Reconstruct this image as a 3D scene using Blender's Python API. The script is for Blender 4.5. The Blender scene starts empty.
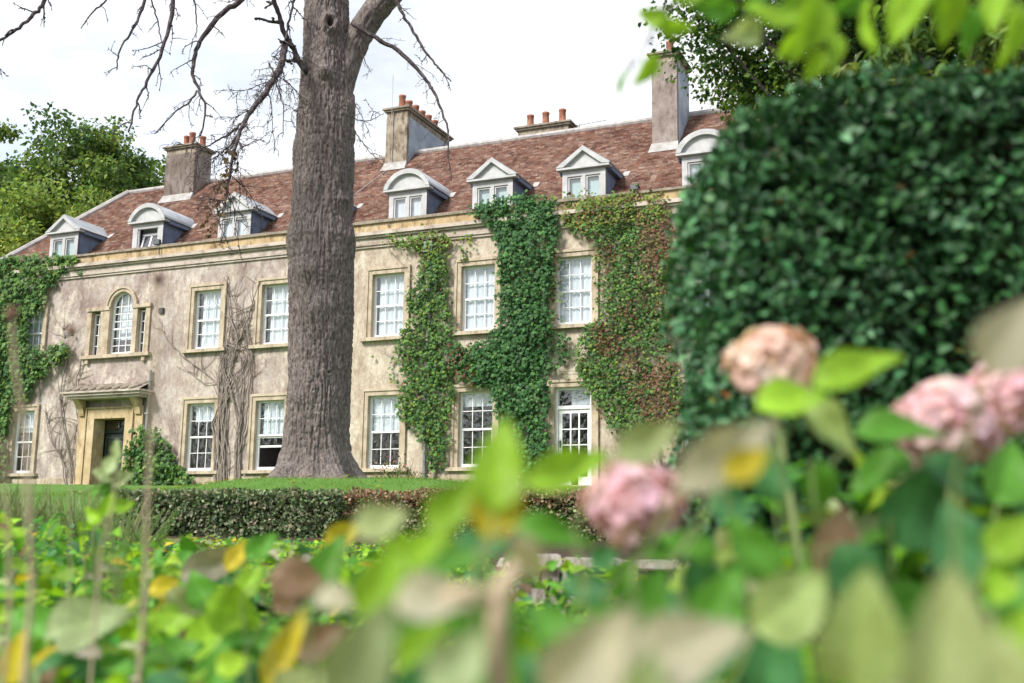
import bpy, math, random
import numpy as np
random.seed(7)
rng = np.random.default_rng(11)
R_ = math.radians
scene = bpy.context.scene
COL = scene.collection

# ------------------------------------------------------------------ camera
FPX, PITCH, ROLL, YAW, DIST, EYE = 1100.0, R_(10.0966), R_(0.7678), R_(23.2085), 28.4, 1.1
cp, sp_ = math.cos(PITCH), math.sin(PITCH)
cr, sr = math.cos(ROLL), math.sin(ROLL)
R0 = np.array([1, 0, 0.]); U0 = np.array([0, -sp_, cp]); FW = np.array([0, cp, sp_])
RT = cr * R0 + sr * U0
UP = cr * U0 - sr * R0
from mathutils import Matrix, Vector
cam_d = bpy.data.cameras.new('camera'); cam = bpy.data.objects.new('camera', cam_d); COL.objects.link(cam)
cam.matrix_world = Matrix(((RT[0], UP[0], -FW[0], 0), (RT[1], UP[1], -FW[1], 0), (RT[2], UP[2], -FW[2], EYE), (0, 0, 0, 1)))
cam_d.sensor_width = 36; cam_d.lens = FPX / 1024 * 36
cam_d.clip_start = 0.05; cam_d.clip_end = 2000
cam_d.dof.use_dof = True; cam_d.dof.focus_distance = 26.0; cam_d.dof.aperture_fstop = 2.1
scene.camera = cam

# ------------------------------------------------------------------ sky, sun, exposure
SUN_EL, SUN_AZ = 42.0, -130.0      # azimuth measured clockwise from +Y: behind the camera on the left
world = bpy.data.worlds.new("World"); scene.world = world; world.use_nodes = True
wn, wl = world.node_tree.nodes, world.node_tree.links
wn.clear()
wout = wn.new('ShaderNodeOutputWorld'); bg = wn.new('ShaderNodeBackground'); bg.inputs['Strength'].default_value = 0.12
sky = wn.new('ShaderNodeTexSky'); sky.sky_type = 'NISHITA'; sky.sun_disc = False
sky.sun_elevation = R_(SUN_EL); sky.sun_rotation = R_(SUN_AZ); sky.air_density = 1.0; sky.dust_density = 2.0
tc = wn.new('ShaderNodeTexCoord'); mp = wn.new('ShaderNodeMapping'); mp.inputs['Scale'].default_value = (1.0, 1.0, 2.2)
nz = wn.new('ShaderNodeTexNoise'); nz.inputs['Scale'].default_value = 2.4; nz.inputs['Detail'].default_value = 6; nz.inputs['Roughness'].default_value = .55
rmp = wn.new('ShaderNodeValToRGB'); rmp.color_ramp.elements[0].position = .28; rmp.color_ramp.elements[1].position = .50
rmp.color_ramp.elements[0].color = (.5, .5, .5, 1)
mixw = wn.new('ShaderNodeMix'); mixw.data_type = 'RGBA'
cloudc = wn.new('ShaderNodeRGB'); cloudc.outputs[0].default_value = (3.0, 3.03, 3.08, 1)
wl.new(tc.outputs['Generated'], mp.inputs['Vector']); wl.new(mp.outputs[0], nz.inputs['Vector']); wl.new(nz.outputs['Fac'], rmp.inputs[0])
nz2 = wn.new('ShaderNodeTexNoise'); nz2.inputs['Scale'].default_value = 3.1; nz2.inputs['Detail'].default_value = 7; nz2.inputs['Roughness'].default_value = .6
rm2 = wn.new('ShaderNodeValToRGB'); rm2.color_ramp.elements[0].position = .40; rm2.color_ramp.elements[1].position = .62
mixc2 = wn.new('ShaderNodeMix'); mixc2.data_type = 'RGBA'; mixc2.inputs['B'].default_value = (1.95, 2.12, 2.36, 1)
wl.new(mp.outputs[0], nz2.inputs['Vector']); wl.new(nz2.outputs['Fac'], rm2.inputs[0]); wl.new(rm2.outputs[0], mixc2.inputs['Factor']); wl.new(cloudc.outputs[0], mixc2.inputs['A'])
wl.new(rmp.outputs[0], mixw.inputs['Factor']); wl.new(sky.outputs[0], mixw.inputs['A']); wl.new(mixc2.outputs['Result'], mixw.inputs['B'])
wl.new(mixw.outputs['Result'], bg.inputs['Color']); wl.new(bg.outputs[0], wout.inputs['Surface'])
sun_d = bpy.data.lights.new('sun', 'SUN'); sun_d.energy = 1.65; sun_d.angle = R_(14); sun_d.color = (1, .95, .87)
sun = bpy.data.objects.new('sun', sun_d); COL.objects.link(sun)
a, e = R_(SUN_AZ), R_(SUN_EL)
sdir = Vector((math.sin(a) * math.cos(e), math.cos(a) * math.cos(e), math.sin(e)))
sun.rotation_euler = sdir.to_track_quat('Z', 'Y').to_euler()
scene.view_settings.view_transform = 'Standard'; scene.view_settings.look = 'None'
scene.view_settings.exposure = 1.84; scene.view_settings.gamma = 1; scene.view_settings.use_curve_mapping = False
scene.cycles.max_bounces = 6; scene.cycles.transparent_max_bounces = 12

# ------------------------------------------------------------------ camera helpers (turn a seen direction into a place)
def ray(px, py): return RT * ((px - 512) / FPX) + UP * (-(py - 341.5) / FPX) + FW
def at(px, py, d): return ray(px, py) * d + np.array([0, 0, EYE])
def atY(px, py, Y):
    r = ray(px, py); return r * (Y / r[1]) + np.array([0, 0, EYE])
TU = np.array([math.cos(YAW), -math.sin(YAW), 0]); TW = np.array([math.sin(YAW), math.cos(YAW), 0]); HO = np.array([0, DIST, 0.])
def hit(px, py, w=0.):
    r = ray(px, py); P = r * ((HO @ TW + w) / (r @ TW))
    return float((P - HO) @ TU), float(P[2] + EYE)
def h2w(u, w, z): return HO + TU * u + TW * w + np.array([0, 0, z])

# ------------------------------------------------------------------ mesh helpers
class MB:
    def __init__(s): s.v = []; s.f = []
    def add(s, vs, fs):
        n = len(s.v); s.v += [tuple(map(float, q)) for q in vs]; s.f += [tuple(i + n for i in f) for f in fs]; return s
    def box(s, x0, x1, y0, y1, z0, z1):
        return s.add([(x0,y0,z0),(x1,y0,z0),(x1,y1,z0),(x0,y1,z0),(x0,y0,z1),(x1,y0,z1),(x1,y1,z1),(x0,y1,z1)],
                     [(0,3,2,1),(4,5,6,7),(0,1,5,4),(1,2,6,5),(2,3,7,6),(3,0,4,7)])
    def frust(s, x0, x1, y0, y1, z0, z1, d):       # box whose top is smaller by d each side
        return s.add([(x0,y0,z0),(x1,y0,z0),(x1,y1,z0),(x0,y1,z0),(x0+d,y0+d,z1),(x1-d,y0+d,z1),(x1-d,y1-d,z1),(x0+d,y1-d,z1)],
                     [(0,3,2,1),(4,5,6,7),(0,1,5,4),(1,2,6,5),(2,3,7,6),(3,0,4,7)])
    def prism(s, poly, y0, y1):                    # poly in (x,z)
        n = len(poly)
        return s.add([(x, y0, z) for x, z in poly] + [(x, y1, z) for x, z in poly],
                     [tuple(range(n)), tuple(range(2*n-1, n-1, -1))] + [(i, i+n, (i+1) % n + n, (i+1) % n) for i in range(n)])
    def band(s, outer, inner, y0, y1):             # solid strip between two open polylines in (x,z)
        for i in range(len(outer) - 1):
            s.prism([outer[i], outer[i+1], inner[i+1], inner[i]], y0, y1)
        return s
    def tube(s, pts, rad, n=6, cap=True):
        pts = np.array(pts, float); rad = np.broadcast_to(np.array(rad, float), (len(pts),))
        t = np.gradient(pts, axis=0); t /= np.linalg.norm(t, axis=1)[:, None] + 1e-9
        ref = np.array([0, 0, 1.]) if abs(t[0][2]) < .9 else np.array([1., 0, 0])
        vs = []
        a = np.cross(t[0], ref); a /= np.linalg.norm(a)
        for i in range(len(pts)):
            a = a - t[i] * (a @ t[i]); a /= np.linalg.norm(a) + 1e-9
            b = np.cross(t[i], a)
            for k in range(n):
                th = 2 * math.pi * k / n
                vs.append(pts[i] + rad[i] * (math.cos(th) * a + math.sin(th) * b))
        fs = [(i*n+k, i*n+(k+1) % n, (i+1)*n+(k+1) % n, (i+1)*n+k) for i in range(len(pts)-1) for k in range(n)]
        if cap: fs += [tuple(range(n-1, -1, -1)), tuple((len(pts)-1)*n+k for k in range(n))]
        return s.add(vs, fs)
    def lathe(s, prof, c=(0, 0, 0), n=14):          # prof: (r,z)
        vs = [(c[0]+r*math.cos(2*math.pi*k/n), c[1]+r*math.sin(2*math.pi*k/n), c[2]+z) for r, z in prof for k in range(n)]
        m = len(prof)
        return s.add(vs, [(i*n+k, i*n+(k+1) % n, (i+1)*n+(k+1) % n, (i+1)*n+k) for i in range(m-1) for k in range(n)] + [tuple((m-1)*n+k for k in range(n))])
    def build(s, name, mat, parent=None, smooth=False):
        me = bpy.data.meshes.new(name); me.from_pydata(s.v, [], s.f); me.update()
        return link(name, me, mat, parent, smooth)

def link(name, me, mat, parent=None, smooth=False):
    o = bpy.data.objects.new(name, me); COL.objects.link(o)
    if mat: me.materials.append(mat)
    if parent is not None: o.parent = parent
    if smooth: me.polygons.foreach_set('use_smooth', np.ones(len(me.polygons), bool))
    return o

def npmesh(name, V, faces, mat, parent=None, col=None, smooth=False):
    """faces: list of (M,k) integer arrays; col: (N,3) per-vertex tint"""
    me = bpy.data.meshes.new(name)
    V = np.asarray(V, np.float32)
    me.vertices.add(len(V)); me.vertices.foreach_set('co', V.ravel())
    loops = np.concatenate([f.ravel() for f in faces]).astype(np.int32)
    tot = np.concatenate([np.full(len(f), f.shape[1], np.int32) for f in faces])
    me.loops.add(len(loops)); me.loops.foreach_set('vertex_index', loops)
    me.polygons.add(len(tot)); me.polygons.foreach_set('loop_start', np.concatenate([[0], np.cumsum(tot)[:-1]]).astype(np.int32))
    me.polygons.foreach_set('loop_total', tot)
    me.update(calc_edges=True)
    if col is not None:
        at_ = me.color_attributes.new('tint', 'FLOAT_COLOR', 'POINT')
        c4 = np.ones((len(V), 4), np.float32); c4[:, :3] = col; at_.data.foreach_set('color', c4.ravel())
    me.validate()
    return link(name, me, mat, parent, smooth)

def tag(o, label=None, cat=None, group=None, kind=None):
    if label: o['label'] = label
    if cat: o['category'] = cat
    if group: o['group'] = group
    if kind: o['kind'] = kind
    return o
def empty(name, loc=(0, 0, 0), rz=0.):
    o = bpy.data.objects.new(name, None); COL.objects.link(o); o.location = tuple(map(float, loc)); o.rotation_euler = (0, 0, rz); o.empty_display_size = .2
    return o
def copy_part(o, parent, loc=None):
    c = o.copy(); COL.objects.link(c); c.parent = parent
    if loc is not None: c.location = loc
    for ch in list(o.children): copy_part(ch, c)
    return c

def vnoise(x, y, seed=0, px=None):
    """smooth value noise on arrays; periodic in x with period px"""
    xi = np.floor(x).astype(int); yi = np.floor(y).astype(int); fx = x - xi; fy = y - yi
    fx = fx*fx*(3-2*fx); fy = fy*fy*(3-2*fy)
    def h(i, j):
        if px: i = i % px
        n = (i * 374761393 + j * 668265263 + seed * 974634221) & 0x7fffffff
        n = ((n ^ (n >> 13)) * 1274126177) & 0x7fffffff
        return ((n ^ (n >> 16)) & 0xffff) / 65535.
    return (h(xi, yi)*(1-fx)+h(xi+1, yi)*fx)*(1-fy) + (h(xi, yi+1)*(1-fx)+h(xi+1, yi+1)*fx)*fy

# ------------------------------------------------------------------ materials
def newmat(name):
    m = bpy.data.materials.new(name); m.use_nodes = True
    nt = m.node_tree; b = nt.nodes['Principled BSDF']
    return m, nt.nodes, nt.links, b
def N_(ns, t, **kw):
    n = ns.new(t)
    for k, v in kw.items():
        if k in n.inputs: n.inputs[k].default_value = v
        else: setattr(n, k, v)
    return n
def noise_col(m_ns, m_ls, vec, scale, stops, detail=6, rough=.6, fac_only=False):
    nzz = N_(m_ns, 'ShaderNodeTexNoise', Scale=scale, Detail=detail, Roughness=rough)
    if vec is not None: m_ls.new(vec, nzz.inputs['Vector'])
    r = m_ns.new('ShaderNodeValToRGB'); el = r.color_ramp.elements
    while len(el) < len(stops): el.new(.5)
    for q, (p, c) in zip(el, stops): q.position = p; q.color = (*c, 1) if len(c) == 3 else c
    m_ls.new(nzz.outputs['Fac'], r.inputs[0])
    return r.outputs[0], nzz.outputs['Fac']
def mapped(ns, ls, scale=(1, 1, 1), loc=(0, 0, 0), coord='Object'):
    t = ns.new('ShaderNodeTexCoord'); m = ns.new('ShaderNodeMapping'); m.inputs['Scale'].default_value = scale; m.inputs['Location'].default_value = loc
    ls.new(t.outputs[coord], m.inputs['Vector']); return m.outputs[0]
def mixc(ns, ls, f, a, b, mode='MIX'):
    n = ns.new('ShaderNodeMix'); n.data_type = 'RGBA'; n.blend_type = mode
    for sock, val in ((n.inputs['Factor'], f), (n.inputs['A'], a), (n.inputs['B'], b)):
        if isinstance(val, (int, float)): sock.default_value = val
        elif isinstance(val, tuple): sock.default_value = (*val, 1)
        else: ls.new(val, sock)
    return n.outputs['Result']
def bump(ns, ls, b, h, strength=.4, dist=.02):
    n = N_(ns, 'ShaderNodeBump', Strength=strength, Distance=dist); ls.new(h, n.inputs['Height']); ls.new(n.outputs[0], b.inputs['Normal'])

def mat_simple(name, c1, c2, scale=6, rough=.7, bmp=.25, spec=.3, dist=.01, stretch=(1, 1, 1)):
    m, ns, ls, b = newmat(name)
    v = mapped(ns, ls, stretch)
    c, f = noise_col(ns, ls, v, scale, [(.3, c1), (.7, c2)])
    ls.new(c, b.inputs['Base Color']); b.inputs['Roughness'].default_value = rough; b.inputs['Specular IOR Level'].default_value = spec
    if bmp: bump(ns, ls, b, f, bmp, dist)
    return m

def mat_stucco():
    m, ns, ls, b = newmat('lime_render')
    v = mapped(ns, ls)
    base, _ = noise_col(ns, ls, v, .55, [(.32, (.43, .37, .295)), (.5, (.53, .47, .39)), (.68, (.61, .56, .48))])
    pink, _ = noise_col(ns, ls, v, .7, [(.3, (.26, .21, .195)), (.5, (.42, .37, .35)), (.7, (.60, .56, .53))], 8, .65)
    sx = ns.new('ShaderNodeSeparateXYZ'); ls.new(v, sx.inputs[0])
    mr = N_(ns, 'ShaderNodeMapRange'); mr.inputs['From Min'].default_value = -5.2; mr.inputs['From Max'].default_value = -7.6; ls.new(sx.outputs['X'], mr.inputs['Value'])
    n2 = N_(ns, 'ShaderNodeTexNoise', Scale=.8, Detail=5); ls.new(v, n2.inputs['Vector'])
    ma = N_(ns, 'ShaderNodeMath', operation='ADD'); ls.new(mr.outputs[0], ma.inputs[0])
    mb_ = N_(ns, 'ShaderNodeMath', operation='MULTIPLY_ADD'); ls.new(n2.outputs['Fac'], mb_.inputs[0]); mb_.inputs[1].default_value = 1.6; mb_.inputs[2].default_value = -.85
    ls.new(mb_.outputs[0], ma.inputs[1]); ma.use_clamp = True
    c = mixc(ns, ls, ma.outputs[0], base, pink)
    # rain streaks and old blotches
    v2 = mapped(ns, ls, (1.9, 1, .85))
    st, sf = noise_col(ns, ls, v2, 2.6, [(.40, (.62, .53, .47)), (.58, (1, 1, 1))], 11, .78)
    c = mixc(ns, ls, .8, c, st, 'MULTIPLY')
    v3 = mapped(ns, ls, (1, 1, .7), (3.1, 0, 2.2))
    bl, bf = noise_col(ns, ls, v3, 2.3, [(.30, (.50, .37, .31)), (.45, (1, 1, 1))], 10, .75)
    c = mixc(ns, ls, .7, c, bl, 'MULTIPLY')
    pl, _ = noise_col(ns, ls, mapped(ns, ls, (1, 1, .6), (9, 0, 1)), 1.1, [(.50, (0, 0, 0)), (.62, (1, 1, 1))], 11, .78)
    c = mixc(ns, ls, pl, c, (.64, .58, .50))
    fine, ff = noise_col(ns, ls, v, 11, [(.34, (.66, .61, .58)), (.56, (1, 1, 1))], 9, .8)
    c = mixc(ns, ls, .8, c, fine, 'MULTIPLY')
    ls.new(c, b.inputs['Base Color']); b.inputs['Roughness'].default_value = .92; b.inputs['Specular IOR Level'].default_value = .15
    bump(ns, ls, b, ff, .5, .02)
    return m

def mat_stone(name, c1, c2, c3, stain=.6, scale=1.6, sc=(1, 1, 1)):
    m, ns, ls, b = newmat(name)
    v = mapped(ns, ls, sc)
    c, _ = noise_col(ns, ls, v, scale, [(.3, c1), (.5, c2), (.7, c3)], 8, .65)
    st, sf = noise_col(ns, ls, mapped(ns, ls, (1.5*sc[0], sc[1], .6*sc[2]), (1, 5, 2)), scale*2.4, [(.34, (.34, .29, .25)), (.52, (1, 1, 1))], 8, .7)
    c = mixc(ns, ls, stain, c, st, 'MULTIPLY')
    f, ff = noise_col(ns, ls, v, 30, [(.3, (.8, .79, .78)), (.7, (1, 1, 1))])
    c = mixc(ns, ls, .7, c, f, 'MULTIPLY')
    ls.new(c, b.inputs['Base Color']); b.inputs['Roughness'].default_value = .9; b.inputs['Specular IOR Level'].default_value = .2
    bump(ns, ls, b, ff, .5, .02)
    return m

def mat_tiles():
    m, ns, ls, b = newmat('clay_roof_tiles')
    v = mapped(ns, ls)
    sx = ns.new('ShaderNodeSeparateXYZ'); ls.new(v, sx.inputs[0])
    ml = N_(ns, 'ShaderNodeMath', operation='MULTIPLY'); ls.new(sx.outputs['Z'], ml.inputs[0]); ml.inputs[1].default_value = 1.41421
    cb = ns.new('ShaderNodeCombineXYZ'); ls.new(sx.outputs['X'], cb.inputs[0]); ls.new(ml.outputs[0], cb.inputs[1])
    br = N_(ns, 'ShaderNodeTexBrick', Scale=1.0); br.inputs['Brick Width'].default_value = .165; br.inputs['Row Height'].default_value = .10
    br.inputs['Mortar Size'].default_value = .010; br.inputs['Mortar'].default_value = (.10, .06, .05, 1); br.inputs['Bias'].default_value = 0
    br.inputs['Color1'].default_value = (.29, .148, .104, 1); br.inputs['Color2'].default_value = (.22, .085, .065, 1)
    ls.new(cb.outputs[0], br.inputs['Vector'])
    # one colour for each tile from white noise on the tile's cell
    sc = ns.new('ShaderNodeVectorMath'); sc.operation = 'MULTIPLY'; ls.new(cb.outputs[0], sc.inputs[0]); sc.inputs[1].default_value = (1/.165, 1/.10, 0)
    fl = ns.new('ShaderNodeVectorMath'); fl.operation = 'FLOOR'; ls.new(sc.outputs[0], fl.inputs[0])
    wh = ns.new('ShaderNodeTexWhiteNoise'); ls.new(fl.outputs[0], wh.inputs['Vector'])
    rp = ns.new('ShaderNodeValToRGB'); el = rp.color_ramp.elements
    for _ in range(3): el.new(.5)
    for q, (p, c) in zip(el, [(0, (.10, .05, .045)), (.28, (.21, .10, .078)), (.58, (.34, .185, .132)), (.82, (.26, .155, .13)), (.95, (.52, .38, .31))]): q.position = p; q.color = (*c, 1)
    ls.new(wh.outputs['Value'], rp.inputs[0])
    c = mixc(ns, ls, .7, br.outputs['Color'], rp.outputs[0])
    fs_, _ = noise_col(ns, ls, v, 16, [(.36, (.52, .49, .50)), (.62, (1.38, 1.34, 1.32))], 8, .8)
    c = mixc(ns, ls, .9, c, fs_, 'MULTIPLY')
    li, lf = noise_col(ns, ls, v, 2.2, [(.46, (0, 0, 0)), (.66, (1, 1, 1))], 11, .82)
    lim = N_(ns, 'ShaderNodeMath', operation='MULTIPLY'); ls.new(li, lim.inputs[0]); lim.inputs[1].default_value = .5
    c = mixc(ns, ls, lim.outputs[0], c, (.46, .37, .30))
    dk, _ = noise_col(ns, ls, mapped(ns, ls, (1, 1, 1), (4, 4, 4)), .9, [(.36, (.55, .5, .5)), (.58, (1, 1, 1))], 7, .7)
    c = mixc(ns, ls, .8, c, dk, 'MULTIPLY')
    sp2, _ = noise_col(ns, ls, v, 5, [(.55, (0, 0, 0)), (.62, (1, 1, 1))], 8, .8)
    sm = N_(ns, 'ShaderNodeMath', operation='MULTIPLY'); ls.new(sp2, sm.inputs[0]); sm.inputs[1].default_value = .4
    c = mixc(ns, ls, sm.outputs[0], c, (.60, .55, .50))
    ls.new(c, b.inputs['Base Color']); b.inputs['Roughness'].default_value = .85; b.inputs['Specular IOR Level'].default_value = .2
    bump(ns, ls, b, br.outputs['Fac'], -.6, .02)
    return m

def mat_leaf(name, trans=.35, rough=.45, spec=.4, spots=0., sscale=40):
    m, ns, ls, b = newmat(name)
    at_ = N_(ns, 'ShaderNodeAttribute', attribute_name='tint')
    c = at_.outputs['Color']
    if spots:
        s_, sf = noise_col(ns, ls, mapped(ns, ls), sscale, [(.42, (.62, .60, .42)), (.6, (1, 1, 1))], 4)
        c = mixc(ns, ls, spots, c, s_, 'MULTIPLY')
    ls.new(c, b.inputs['Base Color']); b.inputs['Roughness'].default_value = rough; b.inputs['Specular IOR Level'].default_value = spec
    t = ns.new('ShaderNodeBsdfTranslucent')
    warm = mixc(ns, ls, 1.0, c, (1.0, 1.0, .45), 'MULTIPLY'); ls.new(warm, t.inputs['Color'])
    mx = N_(ns, 'ShaderNodeMixShader'); mx.inputs[0].default_value = trans
    ls.new(b.outputs[0], mx.inputs[1]); ls.new(t.outputs[0], mx.inputs[2])
    ls.new(mx.outputs[0], ns['Material Output'].inputs['Surface'])
    return m

def mat_glass():
    m, ns, ls, b = newmat('old_window_glass')
    lw = N_(ns, 'ShaderNodeLayerWeight', Blend=.5)
    pw = N_(ns, 'ShaderNodeMath', operation='POWER'); ls.new(lw.outputs['Facing'], pw.inputs[0]); pw.inputs[1].default_value = 4
    ml = N_(ns, 'ShaderNodeMath', operation='MULTIPLY_ADD'); ls.new(pw.outputs[0], ml.inputs[0]); ml.inputs[1].default_value = .8; ml.inputs[2].default_value = .21; ml.use_clamp = True
    nzz = N_(ns, 'ShaderNodeTexNoise', Scale=5.0, Detail=2); ls.new(mapped(ns, ls), nzz.inputs['Vector'])
    bp = N_(ns, 'ShaderNodeBump', Strength=.8, Distance=.012); ls.new(nzz.outputs['Fac'], bp.inputs['Height'])
    gl = N_(ns, 'ShaderNodeBsdfGlossy', Roughness=.01); ls.new(bp.outputs[0], gl.inputs['Normal'])
    tr = ns.new('ShaderNodeBsdfTransparent'); tr.inputs['Color'].default_value = (.90, .94, .95, 1)
    mx = ns.new('ShaderNodeMixShader'); ls.new(ml.outputs[0], mx.inputs[0]); ls.new(tr.outputs[0], mx.inputs[1]); ls.new(gl.outputs[0], mx.inputs[2])
    ls.new(mx.outputs[0], ns['Material Output'].inputs['Surface'])
    return m

def mat_bark(name, c1, c2, c3, sc=(7, 7, 1.1), bs=.8):
    m, ns, ls, b = newmat(name)
    v = mapped(ns, ls, sc)
    c, f = noise_col(ns, ls, v, 2.2, [(.32, c1), (.5, c2), (.66, c3)], 9, .7)
    p, _ = noise_col(ns, ls, mapped(ns, ls), 1.1, [(.35, (.72, .68, .7)), (.65, (1, 1, 1))], 5)
    c = mixc(ns, ls, .8, c, p, 'MULTIPLY')
    l, _ = noise_col(ns, ls, mapped(ns, ls, (1, 1, .6), (2, 3, 1)), 16.0, [(.50, (0, 0, 0)), (.64, (1, 1, 1))], 8, .8)
    lm = N_(ns, 'ShaderNodeMath', operation='MULTIPLY'); ls.new(l, lm.inputs[0]); lm.inputs[1].default_value = .45
    c = mixc(ns, ls, lm.outputs[0], c, (.33, .30, .27))
    ls.new(c, b.inputs['Base Color']); b.inputs['Roughness'].default_value = .95; b.inputs['Specular IOR Level'].default_value = .15
    bump(ns, ls, b, f, bs, .03)
    return m

M = dict(
    stucco=mat_stucco(),
    ham=mat_stone('warm_dressed_stone', (.42, .31, .18), (.54, .42, .26), (.64, .54, .38), .6),
    surround=mat_stone('window_surround_stone', (.36, .285, .215), (.49, .41, .315), (.60, .53, .425), .65),
    parapet=mat_stone('weathered_parapet_stone', (.36, .26, .15), (.50, .38, .22), (.56, .47, .34), .95, 1.3),
    cornice=mat_stone('cornice_stone', (.42, .35, .30), (.52, .45, .40), (.60, .54, .49), .7, 1.5, (.5, 1, 2)),
    coping=mat_stone('lichen_coping', (.20, .17, .14), (.30, .26, .21), (.40, .35, .28), .6, 3),
    brickstack=mat_stone('grey_brown_stack_render', (.13, .10, .085), (.20, .165, .15), (.30, .26, .24), .8, 1.8),
    rendstack=mat_stone('patched_pink_grey_render', (.20, .155, .14), (.29, .245, .225), (.40, .36, .335), .7, 1.6),
    ochrestack=mat_stone('ochre_stone_stack', (.19, .155, .12), (.33, .285, .22), (.45, .405, .345), 1.0, 2.4),
    cement=mat_simple('cement_fillet', (.24, .23, .22), (.44, .42, .41), 5, .9),
    tiles=mat_tiles(),
    ridge=mat_stone('pale_lead_ridge', (.30, .28, .28), (.42, .40, .40), (.52, .5, .5), .5, 2),
    lead=mat_simple('grey_lead_sheet', (.24, .26, .29), (.42, .44, .48), 2.5, .55, .15, .5),
    leaddark=mat_simple('blue_grey_lead_cheek', (.09, .125, .20), (.16, .21, .30), 3, .6, .15, .4),
    leadblue=mat_stone('weathered_blue_lead', (.24, .29, .36), (.34, .39, .45), (.46, .50, .54), .45, 1.4),
    white=mat_simple('white_window_paint', (.74, .74, .76), (.82, .82, .84), 4, .5, .05, .4),
    whitepink=mat_simple('off_white_dormer_paint', (.34, .345, .35), (.52, .525, .54), 3, .6, .1, .3),
    blind=mat_simple('white_cotton_blind', (.60, .64, .70), (.80, .83, .87), 2, .9, .1, .1, .02, (6, 1, .3)),
    blindgreen=mat_simple('pale_green_curtain', (.44, .56, .56), (.56, .68, .68), 2, .9, .1, .1, .02, (6, 1, .3)),
    room=mat_simple('dim_room_wall', (.34, .30, .32), (.46, .42, .44), 1, .9, 0),
    door=mat_simple('dark_green_door_paint', (.02, .035, .03), (.035, .05, .045), 3, .4, .1, .5),
    terracotta=mat_stone('terracotta_pot', (.24, .10, .065), (.33, .15, .10), (.42, .23, .17), .6, 5),
    iron=mat_simple('dark_painted_iron', (.03, .035, .04), (.06, .065, .07), 5, .5, .1, .4),
    pipe=mat_simple('grey_painted_downpipe', (.16, .17, .18), (.28, .28, .29), 4, .5, .1, .4),
    glass=mat_glass(),
    creeper=mat_leaf('creeper_leaf', .28, .55, .22),
    treeleaf=mat_leaf('tree_leaf', .42, .6, .15),
    hedgeleaf=mat_leaf('glossy_hedge_leaf', .18, .50, .28),
    bedleaf=mat_leaf('border_leaf', .5, .5, .25, .4, 30),
    petal=mat_leaf('hydrangea_petal', .35, .6, .2),
    bark=mat_bark('ridged_grey_brown_bark', (.07, .058, .054), (.175, .147, .138), (.33, .295, .28), (15, 15, 4), 1.),
    twig=mat_bark('dark_twig_bark', (.035, .028, .032), (.06, .048, .052), (.10, .08, .085), (3, 3, 3), .3),
    vine=mat_bark('grey_vine_stem', (.15, .12, .105), (.27, .225, .20), (.38, .335, .30), (14, 14, 4), .9),
    stem=mat_simple('green_brown_stem', (.10, .17, .05), (.20, .24, .09), 8, .6),
    drystem=mat_simple('straw_dry_stem', (.36, .28, .18), (.52, .43, .31), 6, .8),
    seed=mat_simple('brown_seed_head', (.13, .07, .05), (.22, .13, .09), 30, .9, .8),
    core=mat_simple('painted_shade_core', (.012, .012, .007), (.03, .026, .014), 14, .95, .8, .1),
    soil=mat_simple('dark_bed_soil', (.035, .026, .018), (.085, .065, .045), 9, .95, .8, .1, .03),
    drywall=mat_stone('pale_dry_stone', (.25, .225, .20), (.37, .335, .30), (.50, .46, .42), .75, 7),
)
def mat_lawn():
    m, ns, ls, b = newmat('mown_lawn')
    v = mapped(ns, ls)
    c, _ = noise_col(ns, ls, v, 1.2, [(.3, (.09, .20, .035)), (.7, (.15, .29, .06))], 8, .7)
    f, ff = noise_col(ns, ls, v, 60, [(.3, (.55, .6, .5)), (.7, (1, 1, 1))])
    c = mixc(ns, ls, .8, c, f, 'MULTIPLY'); ls.new(c, b.inputs['Base Color']); b.inputs['Roughness'].default_value = .9; b.inputs['Specular IOR Level'].default_value = .15
    bump(ns, ls, b, ff, .8, .03); return m
M['lawn'] = mat_lawn()

# ------------------------------------------------------------------ ground
TREE = atY(318, 480, 17.1)
_py = np.array([-200, -20, 0, 2, 6, 10, 12.8, 13.9, 14.3, 15.2, 17, 20, 28, 45, 400.])
_pz = np.array([0.0, 0.0, 0.0, .25, .5, .80, 1.0, 1.1, 1.50, 1.56, 1.63, 1.83, 2.26, 2.32, 2.5])
def gz(x, y):
    x = np.asarray(x, float); y = np.asarray(y, float)
    z = np.interp(y, _py, _pz)
    z = z + .31 * np.exp(-(np.clip(np.abs(x - TREE[0] - .5) - .9, 0, None) / 1.7)**2 - (np.clip(np.abs(y - TREE[1]) - .5, 0, None) / 1.8)**2) + .13 * np.clip((x + 1.2) / 2.5, 0, 1) * np.clip((y - 14.2) / 1.5, 0, 1)
    return z + .02 * (vnoise(x * 1.3 + 50, y * 1.3 + 70, 3) - .5)
def grid_sheet(name, xs, ys, mat, dz=0., kind='structure'):
    X, Y = np.meshgrid(xs, ys); Z = gz(X, Y) + dz
    V = np.stack([X, Y, Z], -1).reshape(-1, 3); nx = len(xs); ny = len(ys)
    i = (np.arange(ny-1)[:, None] * nx + np.arange(nx-1)[None]).ravel()
    o = npmesh(name, V, [np.stack([i, i+1, i+nx+1, i+nx], -1)], mat, smooth=True); return tag(o, kind=kind)
xs = np.concatenate([[-600, -200, -80, -40, -25], np.linspace(-18, 12, 90), [20, 40, 90, 250, 600]])
ys = np.concatenate([[-400, -100, -40, -15, -5], np.linspace(-2, 13, 60), np.linspace(13.2, 20, 40), np.linspace(20.5, 36, 25), [45, 60, 100, 250, 900]])
grid_sheet('ground', xs, ys, M['soil'])
grid_sheet('lawn', np.linspace(-24, 16, 130), np.concatenate([np.linspace(14.02, 20, 60), np.linspace(20.4, 44, 50)]), M['lawn'], .012)

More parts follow.
